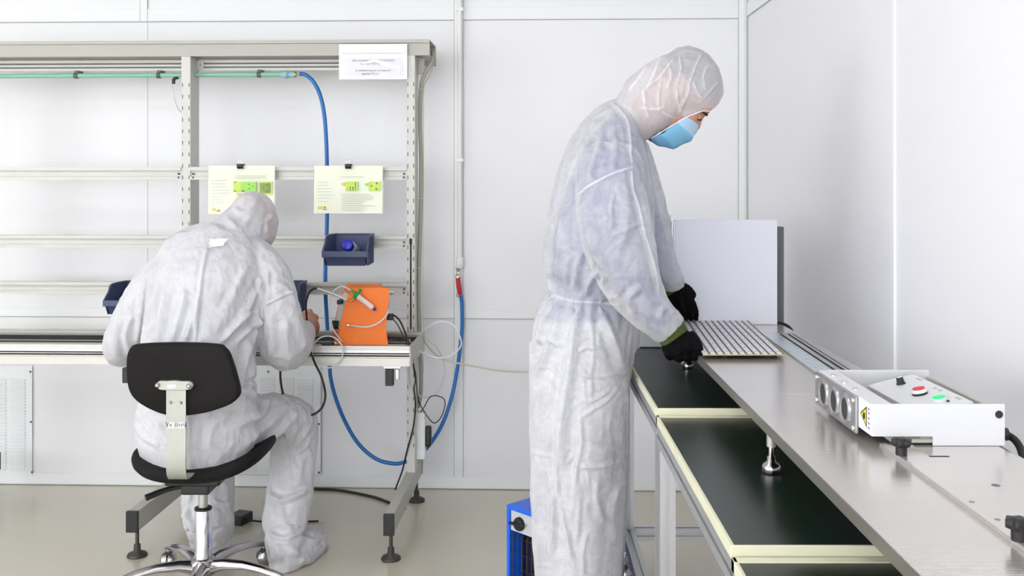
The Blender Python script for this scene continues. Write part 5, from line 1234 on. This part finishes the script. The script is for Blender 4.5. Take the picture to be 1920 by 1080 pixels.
# elastic along the opening: gathered elastic
hood = finish('hood', me, ['hood'], sp); tuck(hair, hood, .0035); tuck(body, hood, .0055, lambda c: (lambda x, y: y < 205-(x-1310)*.35 and x > 1200)(*[q[0] for q in project(np.array([c]))]))
edge = [(1345, 196, 0), (1335, 205, .02), (1325, 211, .045), (1310, 211, .066), (1296, 216, .075), (1282, 221.5, .080), (1268, 229, .082), (1255, 236.5, .080), (1240, 246, .074), (1226, 255, .062), (1217, 260, .05)]
b = MB(); b.tube([P(x, y, Ys)+HS*s for x, y, s in edge], .0014, 8, 4); b.build('elastic_edge', 'seam', hood)
# gloves
def hand_mesh(paths, vox=.0032, sm=3): return union(lofts(paths, 16, 4), vox, sm)
gl = [[(1261, 612, 2.635, .030, .027), (1263, 626, 2.632, .036, .028), (1269, 640, 2.63, .044, .027), (1276, 652, 2.625, .0475, .025), (1280, 662, 2.622, .046, .021)]]
for i, (x, y) in enumerate(((1252.5, 663), (1269, 667), (1286, 667.5), (1302, 665))):
    gl.append([(x, y-11, 2.625, .0125, .0125), (x+1, y-2, 2.617, .0125, .0125), (x+2.5, y+3.5, 2.622, .012, .0115), (x+3.5, y+4.5, 2.645, .0112, .011), (x+3, y-2, 2.668, .0105, .0105), (x+2, y-9, 2.678, .0095, .0095)])
gl.append([(1292, 628, 2.62, .016, .016), (1303, 640, 2.605, .0145, .0145), (1309, 652, 2.60, .013, .013), (1311, 661, 2.606, .0115, .0115), (1311.5, 666, 2.612, .009, .009)])
me = hand_mesh(gl); co, no = arrays(me); co = co+no*(foldnoise(co, (90, 90, 120), 4)*.0012)[:, None]
g1 = finish('glove', me, ['glove'], sp, co); g1['label'] = 'black knit glove with a green cuff gripping the table edge'
me = union(lofts([[(1256, 606, 2.636, .034, .036), (1259, 616, 2.634, .037, .035), (1263, 630, 2.632, .040, .033), (1266, 635, 2.631, .0405, .032)]], 28, 6), .003, 2)
finish('cuff', me, ['gcuff'], g1)
gf = [[(1262, 534, 3.05, .028, .026), (1267, 543, 3.05, .034, .026), (1278, 555, 3.06, .041, .024), (1286, 566, 3.072, .040, .021)]]
for x0, y0, x1, y1, x2, y2, yy in ((1300, 570, 1305.5, 584, 1305.5, 599.5, 3.155), (1292, 575, 1296, 588, 1295.5, 600, 3.15), (1283, 575, 1286.5, 588, 1286, 599.5, 3.14), (1275, 572, 1277, 582, 1279, 592, 3.12)):
    gf.append([(x0-5, y0-8, 3.075, .010, .010), (x0, y0, 3.085, .0092, .0092), (x1, y1, 3.11, .0074, .0078), (x2, y2-3, yy-.012, .0068, .0070), (x2, y2, yy, .006, .006)])
gf.append([(1270, 552, 3.04, .014, .014), (1271, 564, 3.035, .0125, .0125), (1275, 575, 3.045, .011, .011), (1281, 584, 3.06, .0095, .0095)])
me = hand_mesh(gf, .0024, 3); co, no = arrays(me); co = co+no*(foldnoise(co, (90, 90, 120), 4)*.0012)[:, None]
g2 = finish('glove', me, ['glove'], sp, co); g2['label'] = 'black knit glove with fingertips resting on the strip board'
me = union(lofts([[(1258, 530, 3.05, .031, .033), (1262, 536, 3.05, .034, .032), (1267, 542, 3.05, .037, .030)]], 24, 6), .003, 2); finish('cuff', me, ['gcuff'], g2)
# shoe covers
for nm, ft, lg in (('n', footN, (1077, 1255, 2.75)), ('f', footF, (1104, 1175, 2.96))):
    rr = [(c[0] if isinstance(c[0], Vector) else c[0], c[1]+.014, c[2]+.016) for c in ft]
    me = union(merge(lofts([rr, [(lg[0], lg[1], lg[2], .055, .06), (lg[0], lg[1]+24, lg[2], .05, .058)]], 20)), .007, 5)
    co, no = arrays(me); co = co+no*(foldnoise(co, (30, 30, 30), 8)*.004)[:, None]; co[:, 2] = np.maximum(co[:, 2], .001); finish('shoe_cover', me, ['gown2'], sp, co)

# ---------------- seated worker
sq = thing('person', 'seated person in white hooded coverall seen from behind, working at the rack', 'person', (-1.08, 3.45, 0))
head_c = P(474, 428, 3.66)
h2 = blob(head_c, (Vector((1, 0, -.15)).normalized(), Vector((0, 1, -.5)).normalized(), Vector((.15, .5, 1)).normalized()), (.075, .095, .115), 16)
S_T = [(372, 825, 3.42, .15, .13), (372, 780, 3.40, .17, .13), (372, 710, 3.40, .15, .115), (378, 640, 3.42, .15, .12), (388, 570, 3.46, .16, .125), (402, 510, 3.50, .165, .12), (418, 475, 3.54, .12, .10), (438, 455, 3.58, .07, .075), (462, 440, 3.63, .055, .06)]
S_AL = [(312, 515, 3.50, .055, .055), (268, 560, 3.50, .052, .052), (228, 630, 3.52, .048, .048), (238, 650, 3.66, .045, .045), (275, 642, 3.85, .034, .034), (305, 636, 3.94, .028, .03)]
S_AR = [(500, 515, 3.50, .055, .055), (526, 575, 3.49, .052, .052), (530, 648, 3.52, .048, .048), (552, 645, 3.68, .042, .042), (572, 616, 3.84, .032, .032), (580, 608, 3.90, .026, .03)]
S_LL = [(330, 815, 3.45, .095, .09), (345, 800, 3.66, .085, .085), (375, 790, 3.86, .07, .072), (390, 850, 3.88, .06, .06), (395, 920, 3.84, .055, .055), (398, 1000, 3.80, .045, .045)]
S_LR = [(420, 815, 3.46, .095, .09), (490, 798, 3.64, .085, .085), (548, 788, 3.80, .07, .07), (556, 850, 3.82, .06, .06), (548, 930, 3.76, .055, .055), (540, 1020, 3.70, .045, .045)]
S_FR = [(P(528, 1062, 3.62), .034, .034), (P(552, 1050, 3.68), .042, .04), (P(578, 1040, 3.76), .036, .04), (P(596, 1032, 3.83), .022, .03)]
S_FL = [(P(405, 1026, 3.76), .034, .034), (P(396, 1020, 3.84), .04, .04), (P(388, 1012, 3.93), .034, .04), (P(383, 1006, 4.0), .02, .03)]
# bare right hand: fist around the pen, left hand on the shelf
def fist(c, fwd, side_, up, s=1.0):
    ps = [[(c-fwd*.06, .024*s, .03*s), (c-fwd*.03, .028*s, .036*s), (c, .026*s, .042*s), (c+fwd*.03, .022*s, .043*s)]]
    for i in range(4):
        o = up*(.030-.020*i)*s
        ps.append([(c+fwd*.02+o, .011, .011), (c+fwd*.045+o, .0115, .0115), (c+fwd*.055+o-side_*.016, .0105, .0105), (c+fwd*.042+o-side_*.036, .010, .010), (c+fwd*.02+o-side_*.040, .009, .009)])
    ps.append([(c-fwd*.02+up*.03, .014, .014), (c+fwd*.012+up*.045-side_*.012, .012, .012), (c+fwd*.035+up*.038-side_*.032, .0105, .0105), (c+fwd*.045+up*.028-side_*.042, .009, .009)])
    return ps
hR = fist(P(582, 604, 3.93), Vector((.25, .85, -.35)).normalized(), Vector((.95, -.25, 0)).normalized(), Vector((0, .35, .93)).normalized())
hL_ = fist(P(318, 634, 3.98), Vector((.75, .6, -.2)).normalized(), Vector((-.6, .75, 0)).normalized(), Vector((0, .2, .97)).normalized())
ear2 = blob(head_c+Vector((.082, .02, -.03)), (Vector((.3, .9, -.3)).normalized(), Vector((1, -.3, 0)).normalized(), Vector((0, .3, 1)).normalized()), (.017, .008, .03), 10)
face2 = merge(blob(head_c+Vector((-.010, .085, -.065)), (Vector((1, 0, 0)), Vector((0, .8, -.6)), Vector((0, .6, .8))), (.036, .045, .05), 12), blob(head_c+Vector((.004, .128, -.08)), (Vector((1, 0, 0)), Vector((0, .8, -.6)), Vector((0, .6, .8))), (.012, .02, .018), 8))
me = union(merge(h2, ear2, face2, lofts([S_T, S_AL, S_AR, S_LL, S_LR, S_FR, S_FL]+hR+hL_, 20)), .0055, 2)
fc = facec(me); fx, fy = project(fc); fm = np.ones(len(fc), int)
fm[(fy < 520) & (fc[:, 1] > 3.60)] = 0; fm[(fc[:, 1] > 3.86) & (fc[:, 2] > .78)] = 0; fm[fy > 760] = 2
body2 = finish('body', me, ['skin', 'shirt2', 'pants'], sq, None, fm)
K_T = [(372, 850, 3.43, .185, .16), (371, 800, 3.41, .205, .165), (372, 750, 3.40, .195, .15), (372, 708, 3.40, .190, .145), (372, 660, 3.41, .195, .155), (378, 610, 3.43, .19, .16), (389, 550, 3.47, .195, .158), (402, 508, 3.50, .206, .15), (418, 483, 3.53, .184, .13), (434, 465, 3.57, .132, .105), (448, 453, 3.60, .08, .085)]
K_AL = [(362, 492, 3.545, .095, .095), (322, 515, 3.51, .088, .08), (284, 552, 3.50, .080, .075), (246, 605, 3.50, .070, .072), (229, 640, 3.53, .065, .075), (232, 655, 3.64, .056, .062), (258, 650, 3.78, .048, .05), (290, 640, 3.90, .038, .04)]
K_AR = [(462, 492, 3.545, .095, .095), (492, 513, 3.51, .088, .08), (514, 560, 3.49, .082, .077), (526, 610, 3.49, .082, .08), (533, 645, 3.52, .084, .085), (545, 650, 3.62, .072, .075), (560, 638, 3.74, .054, .06), (573, 620, 3.85, .042, .045)]
K_LR = [(410, 812, 3.46, .12, .115), (470, 800, 3.58, .115, .11), (525, 790, 3.72, .10, .10), (552, 798, 3.80, .088, .095), (550, 845, 3.80, .082, .088), (545, 900, 3.77, .080, .085), (540, 950, 3.74, .085, .088), (533, 990, 3.72, .075, .08), (532, 1005, 3.71, .05, .06)]
K_LL = [(330, 812, 3.46, .12, .115), (345, 800, 3.64, .11, .105), (370, 795, 3.82, .095, .095), (388, 840, 3.86, .09, .09), (392, 900, 3.83, .098, .09), (390, 950, 3.80, .108, .095), (392, 985, 3.79, .10, .09), (393, 1000, 3.78, .06, .06)]
me = union(lofts([K_T, K_AL, K_AR, K_LR, K_LL], 32), .0041, 13)
co, no = arrays(me); px, py = project(co)
near = np.clip(-(no*((co-np.array([0, 0, CH]))/np.linalg.norm(co-np.array([0, 0, CH]), axis=1)[:, None])).sum(1)*3+.2, 0, 1)
K_CR = [([(388, 466), (380, 500), (374, 545), (368, 600), (364, 645)], .007, 3.2), ([(372, 556), (360, 600), (346, 640)], .013, 7), ([(348, 540), (338, 590), (322, 640)], .008, 8), ([(308, 545), (300, 600), (292, 645)], .010, 7), ([(290, 500), (272, 545), (262, 600), (254, 645)], .012, 6),
 ([(498, 518), (480, 555), (452, 600), (410, 645)], .010, 6), ([(486, 520), (492, 550), (484, 585), (478, 640)], .014, 4), ([(502, 512), (500, 560), (492, 590)], .008, 4), ([(462, 500), (440, 545), (428, 580)], .006, 7), ([(486, 582), (456, 598), (420, 640)], .007, 4), ([(488, 600), (462, 622), (446, 645)], .008, 4), ([(438, 640), (470, 615), (488, 592)], .006, 4),
 ([(548, 547), (526, 556), (498, 571)], .006, 2.6), ([(520, 530), (540, 545), (556, 570)], .004, 4), ([(555, 590), (565, 620), (576, 650)], .006, 6), ([(500, 590), (510, 630), (505, 670)], .007, 8), ([(540, 600), (535, 640), (545, 680)], .006, 8), ([(268, 540), (276, 556)], .005, 3), ([(240, 570), (262, 590)], .004, 4), ([(225, 600), (215, 640), (222, 670)], .006, 7), ([(250, 590), (236, 630), (245, 668)], .008, 6),
 ([(470, 640), (460, 690), (452, 722)], .010, 6), ([(490, 660), (478, 690), (466, 716)], .009, 5), ([(450, 724), (475, 720), (498, 716)], .008, 4), ([(452, 730), (485, 745), (502, 760), (492, 778), (470, 790)], .010, 5), ([(505, 740), (485, 775), (440, 800)], .007, 6), ([(540, 755), (500, 800), (455, 840)], .007, 7), ([(560, 765), (540, 800), (510, 826)], .006, 5), ([(430, 770), (400, 800), (390, 840)], .006, 7),
 ([(580, 800), (560, 830), (540, 842), (520, 832)], .010, 4), ([(540, 842), (552, 870), (556, 880)], .007, 3.5), ([(582, 820), (570, 840), (545, 850)], .007, 4), ([(505, 925), (525, 938), (548, 932), (578, 918)], .012, 5), ([(520, 860), (516, 900), (522, 930)], .006, 6), ([(565, 860), (560, 900)], .006, 6), ([(525, 935), (530, 970), (540, 995)], .007, 5),
 ([(252, 770), (275, 800), (300, 840)], .008, 5), ([(262, 765), (292, 800), (315, 838)], .007, 5), ([(250, 790), (270, 820), (290, 835)], .006, 4), ([(280, 770), (305, 805)], .006, 5), ([(345, 960), (360, 990), (380, 1000)], .010, 5), ([(420, 900), (430, 950), (440, 985)], .007, 6), ([(360, 900), (352, 940), (345, 975)], .009, 5), ([(400, 940), (425, 945), (442, 930)], .006, 4)]
layer(me, crease_field(px, py, [(a, .7, w*.6) for a, h, w in (K_CR[0], K_CR[12])])*near)
d_ = crease_field(px, py, K_CR)*near+foldnoise(co, (9, 9, 3), 11)*.006+foldnoise(co, (18, 18, 11), 12)*.0035+foldnoise(co, (36, 36, 28), 13)*.0013
zw2 = P(0, 717, 3.4).z
ang = np.arctan2(co[:, 1]-3.40, co[:, 0]+1.084); tor = (np.abs(co[:, 0]+1.08) < .26)*(co[:, 1] < 3.62)
d_ += tor*(np.exp(-((co[:, 2]-zw2)/.035)**2)*.007*np.sin(ang*30+2*np.sin(ang*9))-.012*np.exp(-((co[:, 2]-zw2)/.012)**2))
co2 = co+no*d_[:, None]
m_ = (co2[:, 2] < .60) & (co2[:, 1] < 3.66)
sx = np.abs(co2[:, 0]-cx-.008); zs_ = zse+.038*(np.minimum(sx, .23)/.222)**2.4-.006
m_ &= (co2[:, 2] < zs_+.0) & (sx < .235) & (co2[:, 2] > zs_-.075); co2[m_, 2] = zs_[m_]
yb = Yb+.062-.6*(co2[:, 0]-cxb)**2; mb_ = (co2[:, 1] < yb) & (co2[:, 2] > .72) & (co2[:, 2] < 1.02) & (np.abs(co2[:, 0]-cxb) < .2); co2[mb_, 1] = yb[mb_]
gown2 = finish('coverall', me, ['gown2'], sq, co2)
tuck(body2, gown2, .006, lambda c: c.y < 3.62 or (c.z < .74 and c.z > .2))
# hood
h_r = [(412, 482, 3.52, .115, .10), (426, 464, 3.55, .110, .10), (443, 447, 3.585, .102, .10), (459, 433, 3.62, .098, .105), (472, 424, 3.65, .092, .11), (484, 416, 3.67, .078, .10), (493, 409, 3.69, .05, .07), (498, 406, 3.70, .02, .03)]
me = union(merge(lofts([h_r], 28), blob(head_c+Vector((0, -.01, .012)), (Vector((1, 0, -.15)).normalized(), Vector((0, 1, -.5)).normalized(), Vector((.15, .5, 1)).normalized()), (.088, .124, .122), 16)), .0055, 7)
co, no = arrays(me); px, py = project(co)
HK = [([(505, 376), (512, 395), (504, 412), (500, 440)], .005, 3), ([(520, 398), (506, 410), (490, 420)], .004, 3), ([(422, 404), (440, 425), (460, 450)], .004, 5), ([(480, 372), (470, 400), (455, 430)], .004, 6), ([(390, 440), (420, 440), (450, 455), (480, 460)], .006, 4), ([(376, 456), (430, 452), (470, 458), (498, 462)], .007, 3), ([(524, 430), (505, 445), (485, 455)], .005, 3), ([(440, 390), (455, 400), (470, 390)], .004, 4)]
d_ = crease_field(px, py, HK)*np.clip(-no[:, 1]*3+.2, 0, 1)+foldnoise(co, (16, 16, 12), 15)*.005+foldnoise(co, (40, 40, 30), 16)*.0015
me.vertices.foreach_set('co', (co+no*d_[:, None]).reshape(-1)); me.update()
cut(me, lambda c: (c-np.array(head_c)) @ np.array([.12, .80, -.58]) > .116)
hood2 = finish('hood', me, ['hood2'], sq); tuck(body2, hood2, .006, lambda c: c.z > 1.12 and (c-head_c).dot(Vector((.12, .80, -.58))) < .118)
patch('neck_tag', gown2, [(388, 468), (396, 452), (426, 452), (418, 466)], .014, ['seam'], sq)
bl = patch('pocket_badge', gown2, [(384, 797), (405, 779), (424, 786), (429, 801), (400, 824), (386, 806)], .003, ['badge', 'badge2'], sq, fm=lambda x, y: ((np.abs(x-392) < 9) & (np.abs(y-796) < 9)) | ((y > 812-(x-405)*.65) & (x > 404)))
# shoe covers
def shoe(rr, ank, seed, nm):
    me = union(merge(lofts([[(c, a+.02, b_+.026) for c, a, b_ in rr], ank], 22)), .0065, 6)
    co, no = arrays(me); px, py = project(co)
    cr = [([(505, 1000), (530, 1010), (560, 1000), (575, 985)], .008, 4), ([(560, 1005), (585, 1015), (600, 1010)], .006, 4), ([(540, 1020), (570, 1050), (590, 1050)], .006, 6), ([(520, 1020), (525, 1050)], .005, 6)]
    co = co+no*(crease_field(px, py, cr)+foldnoise(co, (22, 22, 22), seed)*.008)[:, None]; co[:, 2] = np.maximum(co[:, 2], .001)
    o = finish('shoe_cover', me, ['gown2'], sq, co)
    cc = Vector(rr[1][0]); tuck(body2, o, .004, lambda c: c.z < .16 and abs(c.x-cc.x) < .16)
S_R = [(P(520, 1056, 3.62), .026, .026), (P(545, 1043, 3.68), .042, .040), (P(568, 1028, 3.76), .042, .042), (P(588, 1019, 3.84), .032, .034), (P(599, 1016, 3.88), .012, .014)]
shoe(S_R, [(535, 985, 3.70, .062, .065), (534, 1010, 3.68, .07, .07), (536, 1050, 3.64, .06, .06)], 21, 'r')
shoe(S_FL, [(394, 975, 3.79, .085, .08), (396, 1000, 3.80, .085, .075), (398, 1020, 3.80, .06, .06)], 22, 'l')

# ------------------------------------------------------------------ camera, world, view
cam = bpy.data.cameras.new('camera'); co = bpy.data.objects.new('camera', cam); COL.objects.link(co)
co.location = (0, 0, CH); co.rotation_euler = (math.pi/2, 0, 0)
cam.sensor_width = 36; cam.lens = 36*FL/1920; cam.shift_x = -(CX-960)/1920; cam.shift_y = (CY-540)/1920
cam.clip_start = .02
SC.camera = co
w = bpy.data.worlds.new('world'); SC.world = w; w.use_nodes = True
w.node_tree.nodes['Background'].inputs[0].default_value = (.9, .92, 1, 1); w.node_tree.nodes['Background'].inputs[1].default_value = .3
SC.view_settings.view_transform = 'Standard'; SC.view_settings.look = 'None'; SC.view_settings.gamma = 1; SC.view_settings.exposure = 0.5
SC.view_settings.use_curve_mapping = False
SC.cycles.use_denoising = True; SC.cycles.max_bounces = 8; SC.cycles.transparent_max_bounces = 10
SC.cycles.sample_clamp_indirect = 6
